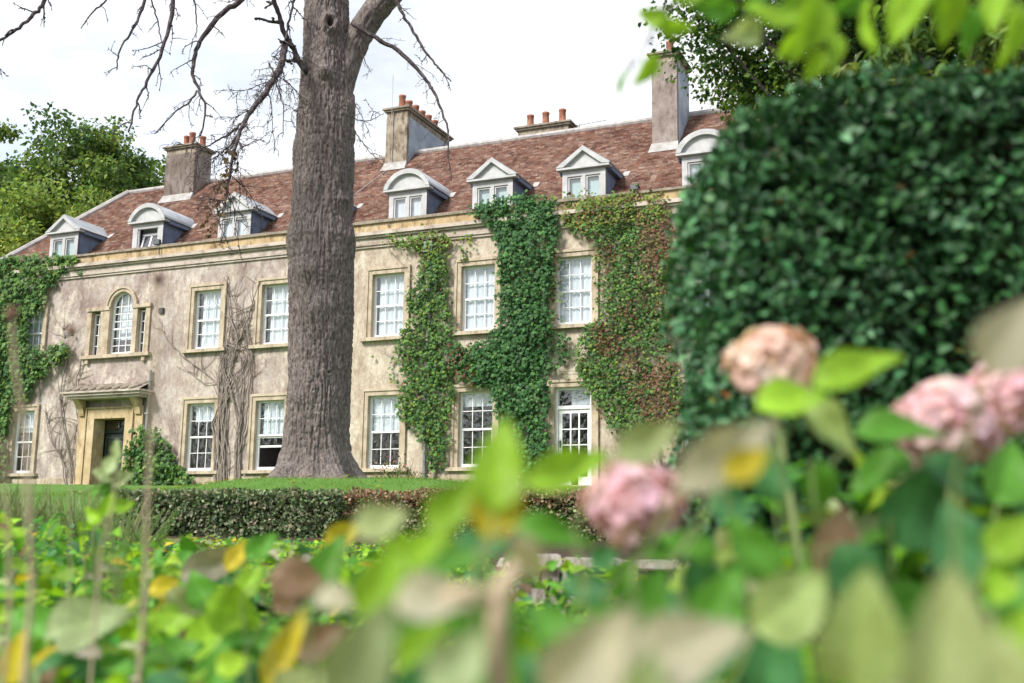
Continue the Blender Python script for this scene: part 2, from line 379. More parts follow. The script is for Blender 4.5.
# ------------------------------------------------------------------ the house
house = tag(empty('country_house', HO, -YAW), 'long two-storey country house of stained pale render with red tiled roof and dormers', 'house')
UL, UR, ZG, ZP = -21.3, 11.0, 2.2, 9.85
RZ = 9.03                                            # roof plane: z = RZ + w
LOW, UPP = (2.89, 4.88), (6.50, 8.30)
WINS_UP = [(-17.30, -16.45, 6.60, 8.20), (-10.43, -9.44, *UPP), (-7.98, -7.0, *UPP), (-4.26, -3.25, *UPP), (-1.50, -.51, *UPP), (1.21, 2.21, *UPP), (4.55, 5.55, *UPP), (7.3, 8.3, *UPP)]
WINS_LO = [(-17.30, -16.45, *LOW), (-10.43, -9.44, *LOW), (-7.98, -7.0, *LOW), (-4.26, -3.25, *LOW), (-1.50, -.51, *LOW), (4.55, 5.55, *LOW), (7.3, 8.3, *LOW)]
FD = (1.21, 2.21, 2.40, 4.89)
DOOR = (-13.9, -12.69, 2.25, 4.52)
VEN_C = (-13.67, -12.77, 6.52, 8.05); VEN_L = (-14.40, -14.06, 6.50, 7.88); VEN_R = (-12.56, -12.24, 6.50, 7.88)
e_ = .04
holes = [(a-e_, b+e_, c-e_, d+e_) for a, b, c, d in WINS_UP + WINS_LO + [FD, DOOR, VEN_L, VEN_R]]
vr = (VEN_C[1]-VEN_C[0])/2; vc = (VEN_C[0]+VEN_C[1])/2
holes.append((VEN_C[0]-e_, VEN_C[1]+e_, VEN_C[2]-e_, VEN_C[3]+vr+.1))
us = sorted({UL, UR, *[h[0] for h in holes], *[h[1] for h in holes]})
zs = sorted({ZG, 9.5, *[h[2] for h in holes], *[h[3] for h in holes]})
wb = MB()
for i in range(len(us)-1):
    for j in range(len(zs)-1):
        uc, zc = (us[i]+us[i+1])/2, (zs[j]+zs[j+1])/2
        if any(h[0] < uc < h[1] and h[2] < zc < h[3] for h in holes): continue
        wb.add([(us[i], 0, zs[j]), (us[i+1], 0, zs[j]), (us[i+1], 0, zs[j+1]), (us[i], 0, zs[j+1])], [(0, 1, 2, 3)])
arc = [(vc + (vr+.04)*math.cos(t), VEN_C[3] + (vr+.04)*math.sin(t)) for t in np.linspace(math.pi, 0, 17)]
zt = VEN_C[3]+vr+.1
for i in range(16):
    wb.add([(arc[i][0], 0, arc[i][1]), (arc[i+1][0], 0, arc[i+1][1]), (arc[i+1][0], 0, zt), (arc[i][0], 0, zt)], [(0, 1, 2, 3)])
WDEP = 9.0
wb.add([(UL, 0, ZG), (UL, WDEP, ZG), (UL, WDEP, 9.5), (UL, 0, 9.5)], [(0, 1, 2, 3)])
wb.add([(UR, 0, ZG), (UR, WDEP, ZG), (UR, WDEP, 9.5), (UR, 0, 9.5)], [(0, 1, 2, 3)])
wb.add([(UL, WDEP, ZG), (UR, WDEP, ZG), (UR, WDEP, 9.5), (UL, WDEP, 9.5)], [(0, 1, 2, 3)])
wb.build('wall', M['stucco'], house)
ib = MB()
ib.box(UL+.1, UR-.1, 3.4, 3.5, ZG, 9.4); ib.box(UL+.1, UR-.1, .32, 3.39, 5.75, 5.95); ib.box(UL+.1, UR-.1, .32, 3.39, 2.2, 2.32); ib.box(UL+.1, UR-.1, .32, 3.39, 9.2, 9.3)
for u in (-15.6, -11.4, -8.7, -5.6, -2.4, .4, 3.4, 6.4): ib.box(u, u+.1, .32, 3.38, 2.4, 9.1)
ib.build('interior_partition', M['room'], house)

# cornice mouldings, parapet, coping, plinth
cb = MB()
z0 = 9.08
for dz0, dz1, pr in ((0, .06, .05), (.065, .26, .085), (.265, .32, .15), (.325, .43, .21)):
    cb.box(UL-pr, UR+pr, -pr, .14, z0+dz0, z0+dz1)
cb.build('cornice', M['cornice'], house)
pb = MB(); rr = random.Random(3)
x = UL-.03
while x < UR:
    x2 = min(x + rr.uniform(1.0, 1.7), UR+.03)
    pb.box(x, x2-.006, -.07-rr.uniform(0, .008), .20, 9.50, 9.765); x = x2
pb.build('parapet', M['parapet'], house)
kb = MB(); x = UL-.1
while x < UR:
    x2 = min(x + rr.uniform(.8, 1.3), UR+.1); d = rr.uniform(-.012, .012)
    kb.box(x, x2-.008, -.13+d, .27, 9.768, 9.845+rr.uniform(-.012, .012)); x = x2
kb.build('coping', M['coping'], house)
sb = MB()
for u0, u1 in ((UL-.04, DOOR[0]-.62), (DOOR[1]+.62, FD[0]-.24), (FD[1]+.24, UR+.04)): sb.box(u0, u1, -.05, .1, ZG-.4, 2.72)
sb.build('plinth', M['surround'], house)

# tiled roof laid in courses
def roof_slope(name, f0, f1, wa, wz, flip=False):
    """courses between w=wa and w=wz; f0,f1 give the end u for a given w"""
    n = int((wz-wa)*1.41421/.10); V = []; Fc = []; seg = 120
    for i in range(n):
        w0 = wa + (wz-wa)*i/n; w1 = wa + (wz-wa)*(i+1)/n + .012
        for w, lift in ((w0, .030), (w1, .004)):
            uu = np.linspace(f0(w), f1(w), seg)
            sag = .035*(vnoise(uu*.45+9, np.full(seg, w*.8), 5)-.5) + .012*(vnoise(uu*2.7, np.full(seg, i*1.0+3), 8)-.5)
            for u_, s_ in zip(uu, sag):
                zz = RZ + w + (lift + s_)*.7071; ww = w - (lift + s_)*.7071
                V.append((u_, (WDEP-ww) if flip else ww, zz))
        b0 = 2*i*seg
        k = np.arange(seg-1)+b0
        Fc.append(np.stack([k, k+1, k+seg+1, k+seg], -1))
        if i: Fc.append(np.stack([k-seg, k-seg+1, k+1, k], -1))
    return npmesh(name, np.array(V), [np.concatenate(Fc)], M['tiles'], house)
hipL = lambda w: -20.7 + (w-.6)*.81
hipR = lambda w: 10.4 - (w-.6)*.81
roof = roof_slope('roof', hipL, hipR, .30, 4.5)
roof_slope('roof', hipL, hipR, .30, 4.5, True)
for f in (hipL, hipR):
    hb = MB(); hb.add([(f(.3), .3, RZ+.3), (f(.3), WDEP-.3, RZ+.3), (f(4.5), 4.5, RZ+4.5)], [(0, 1, 2)]); hb.build('hip_end', M['tiles'], house)
rb = MB()
def half_round(pts, r=.11):
    rb.tube(pts, r, 8)
half_round([(u, 4.5, RZ+4.52) for u in np.linspace(hipL(4.5), hipR(4.5), 20)])
half_round([(hipL(w)+.02, w-.02, RZ+w+.03) for w in np.linspace(.3, 4.5, 8)], .12); half_round([(hipR(w), w, RZ+w+.03) for w in np.linspace(.3, 4.5, 8)])
rb.build('ridge', M['ridge'], house)
gb = MB(); gb.box(UL+.1, UR-.1, .21, .7, 9.30, 9.50); gb.build('parapet_gutter', M['lead'], house)

# ---- sash windows
def make_window(name, w, h, rows, cols=3, parts=('blind',), open_=0., surround=True, sill=True, sash_only=False, blindh=1., bmat='blind', blindx=.02):
    f = MB(); t = .055
    f.box(0, t, .09, .17, 0, h); f.box(w-t, w, .09, .17, 0, h); f.box(t, w-t, .09, .17, h-t, h); f.box(t, w-t, .09, .17, 0, .09)
    mid = h*.5
    def bars(z0, z1, nr, y):
        x0, x1 = t, w-t
        for k in range(1, cols): xx = x0+(x1-x0)*k/cols; f.box(xx-.0095, xx+.0095, y+.004, y+.03, z0, z1)
        for k in range(1, nr): zz = z0+(z1-z0)*k/nr; f.box(x0, x1, y-.004, y+.028, zz-.0095, zz+.0095)
    f.box(t, t+.03, .112, .15, .09, mid); f.box(w-t-.03, w-t, .112, .15, .09, mid)
    bars(mid+.03, h-t, rows//2, .10)
    f.box(t, w-t, .094, .135, mid-.025, mid+.03)
    if open_:
        f.box(t, w-t, .137, .165, mid-.03-.045+open_*0, mid-.03)
        zb = .09+open_
        f.box(t, w-t, .137, .165, zb-.06, zb)
    else:
        bars(.09, mid-.025, rows-rows//2, .125)
    o = f.build(name, M['white'])
    g = MB(); g.add([(t, .118, mid), (w-t, .118, mid), (w-t, .118, h-t), (t, .118, h-t)], [(0, 1, 2, 3)])
    zb = .09+open_ if open_ else .09
    g.add([(t, .146, zb), (w-t, .146, zb), (w-t, .146, mid), (t, .146, mid)], [(0, 1, 2, 3)])
    g.build('glass', M['glass'], o)
    if surround:
        s = MB(); q = .19
        for a0, a1, y0 in ((0, q*.62, -.045), (q*.62, q, -.075)):
            s.box(-a1, -a0, y0, .2, 0, h+a0); s.box(w+a0, w+a1, y0, .2, 0, h+a0); s.box(-a1, w+a1, y0-.002, .2, h+a0, h+a1)
        s.build('surround', M['surround'], o)
    if sill:
        s = MB(); s.box(-.30, w+.30, -.14, .2, -.10, -.004); s.build('sill', M['surround'], o)
    if 'blind' in parts:
        b = MB(); n = 40; zb = h*(1-blindh)+.02
        xs_ = np.linspace(blindx, w-.02, n)
        vs = [(x_, .195+.010*math.sin(x_*46)+.005*math.sin(x_*111), z_) for z_ in (zb, h) for x_ in xs_]
        b.add(vs, [(i, i+1, n+i+1, n+i) for i in range(n-1)]); b.build('blind', M[bmat], o, True)
    if 'curtains' in parts:
        b = MB(); n = 14
        for xa, xb in ((.03, .26), (w-.2, w-.03)):
            xs_ = np.linspace(xa, xb, n); vs = [(x_, .27+.02*math.sin(x_*70), z_) for z_ in (.02, h) for x_ in xs_]
            b.add(vs, [(i, i+1, n+i+1, n+i) for i in range(n-1)])
        b.build('curtain', M['blind'], o, True)
    return o
for k, (a, b, c, d) in enumerate(WINS_UP):
    o = make_window('sash_window', b-a, d-c, 4, parts=('blind',), blindh=(1, 1, 1, 1, 1, .97, 1, 1)[k], blindx=(.02, .17, .19, .13, .06, .03, .05, .05)[k])
    o.parent = house; o.location = (a, 0, c)
LOWSET = {0: (('blind',), .35, 0), 1: (('blind',), .28, 0), 2: (('blind',), .5, .62), 3: (('blind',), .52, 0), 4: (('blind',), .2, 0), 5: (('blind',), .3, 0), 6: (('blind',), .3, 0)}
for k, (a, b, c, d) in enumerate(WINS_LO):
    ps, bh, op = LOWSET[k]
    o = make_window('sash_window', b-a, d-c, 4, parts=ps, blindh=bh, open_=op, blindx=(.03, .15, .14, .05, .03, .05, .05)[k])
    o.parent = house; o.location = (a, 0, c)
# french door
a, b, c, d = FD
w, h = b-a, d-c
f = MB(); t = .07
f.box(0, t, .06, .18, 0, h); f.box(w-t, w, .06, .18, 0, h); f.box(t, w-t, .06, .18, h-t, h); f.box(t, w-t, .06, .18, 1.93, 2.02)
lz0, lz1, lx0, lx1 = .02, 1.925, t+.01, w-t-.01
f.box(lx0, lx0+.09, .10, .15, lz0, lz1); f.box(lx1-.07, lx1, .10, .15, lz0, lz1); f.box(lx0+.09, lx1-.07, .10, .15, lz1-.10, lz1)
px0, px1 = lx0+.09, lx1-.07
third = (px1-px0)/3
f.box(px0, px0+third, .10, .15, lz0, .22); f.box(px1-third, px1, .10, .15, lz0, .22)
for k in (1, 2): f.box(px0+third*k-.018, px0+third*k+.018, .098, .145, lz0, lz1-.10)
for k in (1, 2, 3): zz = .22+(lz1-.32)*k/4; f.box(px0, px1, .102, .143, zz-.014, zz+.014)
fd = f.build('french_door', M['white'], house); fd.location = (a, 0, c)
g = MB(); g.add([(px0, .125, .2), (px1, .125, .2), (px1, .125, lz1-.1), (px0, .125, lz1-.1)], [(0, 1, 2, 3)]); g.add([(t, .12, 2.02), (w-t, .12, 2.02), (w-t, .12, h-t), (t, .12, h-t)], [(0, 1, 2, 3)])
g.build('glass', M['glass'], fd)
s = MB()
for a0, a1, y0 in ((0, .12, -.045), (.12, .19, -.075)):
    s.box(-a1, -a0, y0, .2, -.1, h+a0); s.box(w+a0, w+a1, y0, .2, -.1, h+a0); s.box(-a1, w+a1, y0-.002, .2, h+a0, h+a1)
s.build('surround', M['surround'], fd)
s = MB(); s.tube([(lx0+.045, .06, .98), (lx0+.045, .06, 1.12)], .012); s.box(lx0+.03, lx0+.06, .07, .098, .96, 1.14); s.build('handle', M['iron'], fd)
s = MB(); s.box(-.2, w+.2, -.3, .3, -.14, -.004); s.build('doorstep', M['surround'], fd)
s = MB(); s.box(.35, w-.05, .3, .32, 2.06, h-.02); s.build('blind', M['blind'], fd)

# venetian window
a, b, c, d = VEN_C
f = MB(); w, h = b-a, d-c; t = .05
f.box(0, t, .09, .16, 0, h); f.box(w-t, w, .09, .16, 0, h); f.box(t, w-t, .09, .16, 0, .08); f.box(t, w-t, .088, .15, h*.52, h*.52+.05)
ang = np.linspace(math.pi, 0, 19)
f.band([(w/2+vr*math.cos(q), h+vr*math.sin(q)) for q in ang], [(w/2+(vr-t)*math.cos(q), h+(vr-t)*math.sin(q)) for q in ang], .09, .16)
for k in (1, 2): xx = t+(w-2*t)*k/3; f.box(xx-.011, xx+.011, .10, .14, .08, h+(vr-t)*.93)
for zz in (.29, .53, 1.06, 1.30, 1.53): f.box(t, w-t, .102, .138, zz-.011, zz+.011)
vw = f.build('arched_window', M['white'], house); vw.location = (a, 0, c)
g = MB(); g.add([(t, .125, .08), (w-t, .125, .08), (w-t, .125, h)] + [(w/2+(vr-t*.5)*math.cos(q), .125, h+(vr-t*.5)*math.sin(q)) for q in np.linspace(0, math.pi, 13)] + [(t, .125, h)], [tuple(range(17))])
g.build('glass', M['glass'], vw)
s = MB()
for r0, r1, y0 in ((vr, vr+.10, -.05), (vr+.10, vr+.16, -.085)):
    s.band([(w/2+r1*math.cos(q), h+r1*math.sin(q)) for q in ang], [(w/2+r0*math.cos(q), h+r0*math.sin(q)) for q in ang], y0, .2)
for x0, x1 in ((-.385, 0), (w, w+.20)):
    pass
for x0, x1 in ((a-.385-a, -.005), (w+.005, w+.2)):        # pilasters between the lights
    s.box(x0+.02, x1-.0, -.06, .2, 0, h-.12); s.box(x0, x1+.0, -.09, .2, h-.118, h)
sl, sr_ = VEN_L[0]-a, VEN_R[1]-a
for x0, x1 in ((sl-.17, sl), (sr_, sr_+.17)): s.box(x0, x1, -.06, .2, 0, h-.12)
for x0, x1 in ((sl-.2, -.39), (w+.2, sr_+.2)): s.box(x0, x1, -.10, .2, h-.116, h-.002)
s.build('surround', M['surround'], vw)
s = MB(); s.box(sl-.28, sr_+.28, -.15, .2, -.11, -.004); s.box(sl-.1, sl+.02, -.1, .05, -.26, -.112); s.box(sr_-.02, sr_+.1, -.1, .05, -.26, -.112); s.build('sill', M['surround'], vw)
s = MB(); s.box(.02, w-.02, .28, .29, .5, h+vr); s.build('blind', M['blind'], vw)
for (a2, b2, c2, d2) in (VEN_L, VEN_R):
    f = MB(); w2, h2 = b2-a2, d2-c2
    f.box(0, .035, .1, .16, 0, h2); f.box(w2-.035, w2, .1, .16, 0, h2); f.box(.035, w2-.035, .1, .16, 0, .06); f.box(.035, w2-.035, .1, .16, h2-.05, h2)
    for k in (1, 2, 3): f.box(.035, w2-.035, .11, .14, h2*k/4-.011, h2*k/4+.011)
    f.box(w2/2-.01, w2/2+.01, .11, .138, .06, h2-.05)
    o = f.build('side_light', M['white'], house); o.location = (a2, 0, c2)
    g = MB(); g.add([(.03, .13, .05), (w2-.03, .13, .05), (w2-.03, .13, h2-.04), (.03, .13, h2-.04)], [(0, 1, 2, 3)]); g.build('glass', M['glass'], o)

# front doorway: stone surround, consoles, hood with rolled lead tiles
a, b, c, d = DOOR
s = MB()
s.box(a-.28, a, -.12, .35, c-.1, d); s.box(b, b+.28, -.12, .35, c-.1, d); s.box(a-.28, b+.28, -.123, .35, d+.002, d+.30)
s.box(a-.33, a-.285, -.16, .1, c-.1, d+.30); s.box(b+.285, b+.33, -.16, .1, c-.1, d+.30); s.box(a-.33, b+.33, -.162, .1, d+.303, d+.35)
s.box(a-.66, a-.335, -.10, .1, c-.1, d+.36); s.box(b+.335, b+.66, -.10, .1, c-.1, d+.36)
s.box(a-.70, a-.30, -.2, .1, c-.12, c+.28); s.box(b+.30, b+.70, -.2, .1, c-.12, c+.28)
ds = s.build('door_surround', M['ham'], house)
for xx in (a-.50, b+.50):
    s = MB()
    s.add([(xx-.11, -.1, d+.1), (xx+.11, -.1, d+.1), (xx+.11, -.1, d+.58), (xx-.11, -.1, d+.58), (xx-.11, -.16, d+.1), (xx+.11, -.16, d+.1), (xx+.11, -.22, d+.3), (xx-.11, -.22, d+.3), (xx+.11, -.46, d+.58), (xx-.11, -.46, d+.58)],
          [(4, 5, 6, 7), (7, 6, 8, 9), (0, 4, 7, 9, 3), (1, 2, 8, 6, 5), (0, 1, 5, 4), (3, 9, 8, 2)])
    s.build('console', M['ham'], ds)
s = MB()
s.box(a-.80, b+.80, -.50, .05, d+.585, d+.66); s.box(a-.88, b+.88, -.58, .05, d+.664, d+.74); s.box(a-.95, b+.95, -.64, .05, d+.744, d+.80)
hood = s.build('hood', M['cornice'], ds)
s = MB(); nn = 9
for k in range(nn):
    xx = a-.80 + (b-a+1.6)*(k+.5)/nn
    for j in range(2):
        s.tube([(xx-.10, -.62+.3*j, d+.82+.10*j), (xx-.03, -.42+.3*j, d+.90+.10*j), (xx+.05, -.28+.3*j, d+.94+.10*j)], [.07, .085, .05], 8)
s.add([(a-.9, -.6, d+.802), (b+.9, -.6, d+.802), (b+.78, .02, d+1.08), (a-.78, .02, d+1.08)], [(0, 1, 2, 3)])
s.build('hood_roof', M['coping'], ds, True)
f = MB()
f.box(a+.02, b-.02, .40, .44, c, d-.42)
f.box(a, b, .36, .42, d-.40, d-.33); f.box(a+.05, a+.12, .372, .398, c+.1, d-.5); f.box(b-.12, b-.05, .372, .398, c+.1, d-.5); f.box(a+.12, b-.12, .373, .398, c+.1, c+.22); f.box(a+.12, b-.12, .373, .398, c+.92, c+1.02); f.box(a+.12, b-.12, .373, .398, d-.58, d-.5)
fdr = f.build('front_door', M['door'], house)
g = MB(); g.add([(a+.14, .385, c+1.03), (b-.14, .385, c+1.03), (b-.14, .385, d-.6), (a+.14, .385, d-.6)], [(0, 1, 2, 3)]); g.add([(a+.02, .38, d-.32), (b-.02, .38, d-.32), (b-.02, .38, d-.02), (a+.02, .38, d-.02)], [(0, 1, 2, 3)]); g.build('door_glass', M['glass'], fdr)
g = MB(); g.lathe([(.0, -.02), (.03, -.01), (.035, .015), (.02, .035), (0, .04)], (b-.18, .35, c+.98), 10); g.build('handle', M['surround'], fdr, True)
s = MB(); s.box(a-.9, b+.9, -.95, -.21, c-.25, c-.06); s.box(a-.4, b+.4, -.2, .38, c-.2, c-.004); s.build('doorstep', M['surround'], house)

# ---- dormers
def arc_prof(hw, rise, z0, n=14):
    rad = (hw*hw + rise*rise)/(2*rise); zc = z0+rise-rad; th = math.asin(hw/rad)
    return [(rad*math.sin(q), zc+rad*math.cos(q)) for q in np.linspace(-th, th, n)]
def make_dormer(uc, kind, glazing='two', bm='blindgreen'):
    hw = .615; wf = .80; zt_ = 10.93; zb = 9.75
    f = MB()
    op = [(-.47, -.05), (.05, .47)] if glazing == 'two' else [(-.42, .42)]
    z0_, z1_ = 10.02, 10.76
    edges = [-hw] + [q for o_ in op for q in o_] + [hw]
    for k in range(0, len(edges), 2): f.box(edges[k], edges[k+1], wf, wf+.10, zb, zt_)
    for x0, x1 in op: f.box(x0, x1, wf+.002, wf+.10, zb, z0_); f.box(x0, x1, wf+.002, wf+.10, z1_, zt_)
    for x0, x1 in op:
        f.box(x0, x0+.05, wf+.03, wf+.08, z0_, z1_); f.box(x1-.05, x1, wf+.03, wf+.08, z0_, z1_)
        if glazing != 'open':
            f.box(x0+.05, x1-.05, wf+.032, wf+.078, z0_, z0_+.05); f.box(x0+.05, x1-.05, wf+.032, wf+.078, z1_-.05, z1_)
    o = f.build('dormer', M['whitepink'], house); o.location = (uc, 0, 0)
    g = MB()
    if glazing == 'open':
        x0, x1 = op[0]; xm = (x0+x1)/2
        cs = MB(); tilt = .16
        for xa, xb in ((x0+.06, x1-.06),):
            for q0, q1 in ((xa, xa+.07), (xb-.07, xb), (xm-.03, xm+.03)):
                cs.add([(q0, wf+.06, z0_), (q1, wf+.06, z0_), (q1, wf+.06+tilt, z1_-.12), (q0, wf+.06+tilt, z1_-.12), (q0, wf+.1, z0_), (q1, wf+.1, z0_), (q1, wf+.1+tilt, z1_-.12), (q0, wf+.1+tilt, z1_-.12)], [(0, 1, 2, 3), (4, 7, 6, 5), (0, 4, 5, 1), (2, 6, 7, 3), (0, 3, 7, 4), (1, 5, 6, 2)])
            cs.box(xa, xb, wf+.05+tilt*.86, wf+.13+tilt, z1_-.19, z1_-.12)
            g.add([(xa, wf+.08, z0_), (xb, wf+.08, z0_), (xb, wf+.08+tilt, z1_-.12), (xa, wf+.08+tilt, z1_-.12)], [(0, 1, 2, 3)])
        cs.build('casement', M['white'], o)
    else:
        for x0, x1 in op: g.add([(x0+.04, wf+.06, z0_+.04), (x1-.04, wf+.06, z0_+.04), (x1-.04, wf+.06, z1_-.04), (x0+.04, wf+.06, z1_-.04)], [(0, 1, 2, 3)])
    g.build('glass', M['glass'], o)
    bl = MB(); bl.box(-.55, .55, wf+.13, wf+.14, z0_-.2, zt_-.02) if glazing != 'open' else bl.box(-.55, .55, wf+.42, wf+.43, z0_-.2, zt_-.02); bl.build('blind', M[bm], o)
    for s_ in (-1, 1):
        c_ = MB(); y1 = zt_-RZ+.05
        xo, xi = s_*hw, s_*(hw-.05)
        c_.add([(xo, wf+.003, zb), (xo, wf+.003, zt_), (xo, y1, zt_), (xi, wf+.103, zb), (xi, wf+.103, zt_), (xi, y1, zt_)], [(0, 1, 2), (3, 5, 4), (0, 3, 4, 1), (1, 4, 5, 2), (0, 2, 5, 3)])
        c_.build('cheek', M['leaddark'], o)
    ehw = .75
    if kind == 'tri': prof = [(-ehw, 11.0), (-ehw*.5, 11.275), (0, 11.55), (ehw*.5, 11.275), (ehw, 11.0)]
    else: prof = arc_prof(ehw, .55, 11.0)
    if kind == 'tri': inner = [(-ehw+.20, 11.005), (-ehw*.5+.09, 11.21), (0, 11.435), (ehw*.5-.09, 11.21), (ehw-.20, 11.005)]
    else: inner = arc_prof(ehw-.13, .43, 11.0)
    p_ = MB()
    p_.box(-ehw, ehw, wf-.12, wf+.14, 10.935, 10.99)
    p_.band(prof, inner, wf-.13, wf+.10)
    p_.prism(inner, wf-.03, wf+.06)
    p_.build('pediment', M['whitepink'], o)
    r_ = MB(); th = .03
    top = [(x_*1.035, z_+th) for x_, z_ in prof]
    n = len(prof)
    vs = [(x_, wf-.10, z_) for x_, z_ in top] + [(x_, max(wf+.1, z_-RZ+.03), z_) for x_, z_ in top] + [(x_, wf-.10, z_+.002) for x_, z_ in prof] + [(x_, max(wf+.1, z_-RZ+.03), z_+.002) for x_, z_ in prof]
    fs = []
    for i in range(n-1):
        fs += [(i, i+1, n+i+1, n+i), (2*n+i, 3*n+i, 3*n+i+1, 2*n+i+1), (i, 2*n+i, 2*n+i+1, i+1)]
    fs += [(0, n, 3*n, 2*n), (n-1, 3*n-1, 4*n-1, 2*n-1)]
    r_.add(vs, fs)
    r_.build('dormer_roof', M['lead'], o, kind != 'tri')
    for s_ in (-1, 1):                     # boxed eaves along the cheeks, pale flashing where they meet the tiles
        so = MB(); x0, x1 = sorted((s_*(hw+.004), s_*ehw)); so.box(x0, x1, wf+.142, 10.96-RZ+.06, 10.88, 10.985); so.build('eaves', M['leaddark'], o)
        fl = MB(); x0, x1 = sorted((s_*(ehw-.02), s_*(ehw+.16))); y = 11.0-RZ
        fl.add([(x0, y-.06, RZ+y-.06+.05), (x1, y-.06, RZ+y-.06+.05), (x1, y+.14, RZ+y+.14+.05), (x0, y+.14, RZ+y+.14+.05)], [(0, 1, 2, 3)]); fl.build('flashing', M['ridge'], o)
for uc, kd, gl, bm in ((-16.72, 'tri', 'two', 'blindgreen'), (-13.17, 'seg', 'open', 'blind'), (-9.77, 'tri', 'two', 'blind'), (-6.85, 'tri', 'two', 'blind'), (-3.68, 'seg', 'two', 'blind'), (-1.0, 'tri', 'two', 'blindgreen'), (1.70, 'tri', 'two', 'blindgreen'), (5.02, 'seg', 'two', 'blind'), (8.0, 'tri', 'two', 'blind')):
    make_dormer(uc, kd, gl, bm)

# ---- chimneys
def pot(parent, x, y, z, h=.42, r=.115):
    m_ = MB(); m_.lathe([(r*1.12, 0), (r*1.1, .06), (r, .08), (r*.92, h*.82), (r*1.06, h*.86), (r*1.06, h), (r*.82, h), (r*.8, h*.3)], (x, y, z), 14); return m_.build('chimney_pot', M['terracotta'], parent, True)
def chimney(u0, u1, w0, w1, ztop, mat, pots, cap='coping', side=None, top=None):
    s = MB(); zb = RZ + w0 - .3
    s.box(u0, u1, w0, w1, zb, ztop-.34)
    o = s.build('chimney', M[mat], house)
    t_ = MB(); t_.box(u0+.01, u1-.01, w0+.01, w1-.01, ztop-.338, ztop-.15); t_.build('upper_course', M[top or mat], o)
    c_ = MB(); c_.box(u0-.06, u1+.06, w0-.06, w1+.06, ztop-.148, ztop-.09); c_.box(u0-.11, u1+.11, w0-.11, w1+.11, ztop-.087, ztop-.03); c_.frust(u0-.02, u1+.02, w0-.02, w1+.02, ztop-.027, ztop+.04, .09); c_.build('chimney_cap', M[cap], o)
    f_ = MB(); z1 = RZ+min(w0, 4.2)+.04                   # cement fillet where the stack leaves the tiles
    f_.add([(u0-.07, w0-.22, z1-.2), (u1+.07, w0-.22, z1-.2), (u1+.02, w0-.015, z1+.13), (u0-.02, w0-.015, z1+.13), (u0-.07, w0+.02, z1-.2), (u1+.07, w0+.02, z1-.2), (u1+.02, w0+.02, z1+.13), (u0-.02, w0+.02, z1+.13)], [(0, 1, 2, 3), (0, 3, 7, 4), (1, 5, 6, 2), (3, 2, 6, 7)])
    f_.build('cement_fillet', M['cement'], o)
    if side:
        l_ = MB(); l_.box(u1+.003, u1+.02, w0+.12, w1-.02, zb, ztop-.36); l_.build('lead_cladding', M[side], o)
    for (x_, y_, h_) in pots: pot(o, x_, y_, ztop+.02, h_)
    return o
chimney(-15.25, -13.95, 3.75, 4.65, 14.80, 'brickstack', [(-14.75, 4.2, .46), (-14.42, 4.1, .52), (-14.15, 4.35, .42)], side='rendstack', top='ochrestack')
chimney(-6.28, -5.50, 3.9, 7.0, 15.0, 'ochrestack', [(-5.85, 4.15+.47*k, .46-.02*(k % 2)) for k in range(6)], side='leadblue', top='ochrestack')
chimney(-1.92, -.20, 4.72, 5.35, 14.05, 'ochrestack', [(-1.6, 5.0, .42), (-1.07, 5.0, .44), (-.5, 5.0, .46)], top='ochrestack')
chimney(2.98, 3.72, 3.05, 4.45, 15.02, 'rendstack', [(3.42, 3.5, .46), (3.3, 4.0, .40)], side='leadblue', top='ochrestack')

# ---- pipes, vents, conductor on the walls
p = MB(); u1, z1 = hit(432, 240); 
p.tube([(u1, -.10, 9.05), (u1, -.10, 2.3)], .05, 8); p.box(u1-.13, u1+.13, -.25, -.02, 8.75, 9.05)
for zz in (3.6, 5.2, 6.8, 8.3): p.box(u1-.08, u1+.08, -.16, -.002, zz, zz+.05)
p.build('drainpipe', M['pipe'], house)
p = MB(); u2, _ = hit(152, 380); p.tube([(u2, -.09, 5.95), (u2, -.09, 2.3)], .05, 8)
for zz in (3.4, 4.6, 5.6): p.box(u2-.07, u2+.07, -.15, -.002, zz, zz+.05)
p.build('drainpipe', M['pipe'], house)
p = MB(); u3, z3 = hit(162, 311); p.box(u3-.09, u3+.09, -.06, -.002, z3-.08, z3+.09)
for k in range(4): p.box(u3-.08, u3+.08, -.068, -.061, z3-.06+.035*k, z3-.04+.035*k)
p.build('air_vent', M['iron'], house)
p = MB(); p.tube([(-6.02, 3.87, 12.9), (-6.02, 3.87, 15.02)], .012, 5); p.tube([(-6.02, 3.78, 14.6), (-6.02, 3.78, 16.1)], .008, 5); p.tube([(-6.02, 3.87, 12.95), (-6.6, 2.6, 11.68), (-7.2, 1.0, 10.1)], .013, 5)
p.build('lightning_conductor', M['ridge'], house)
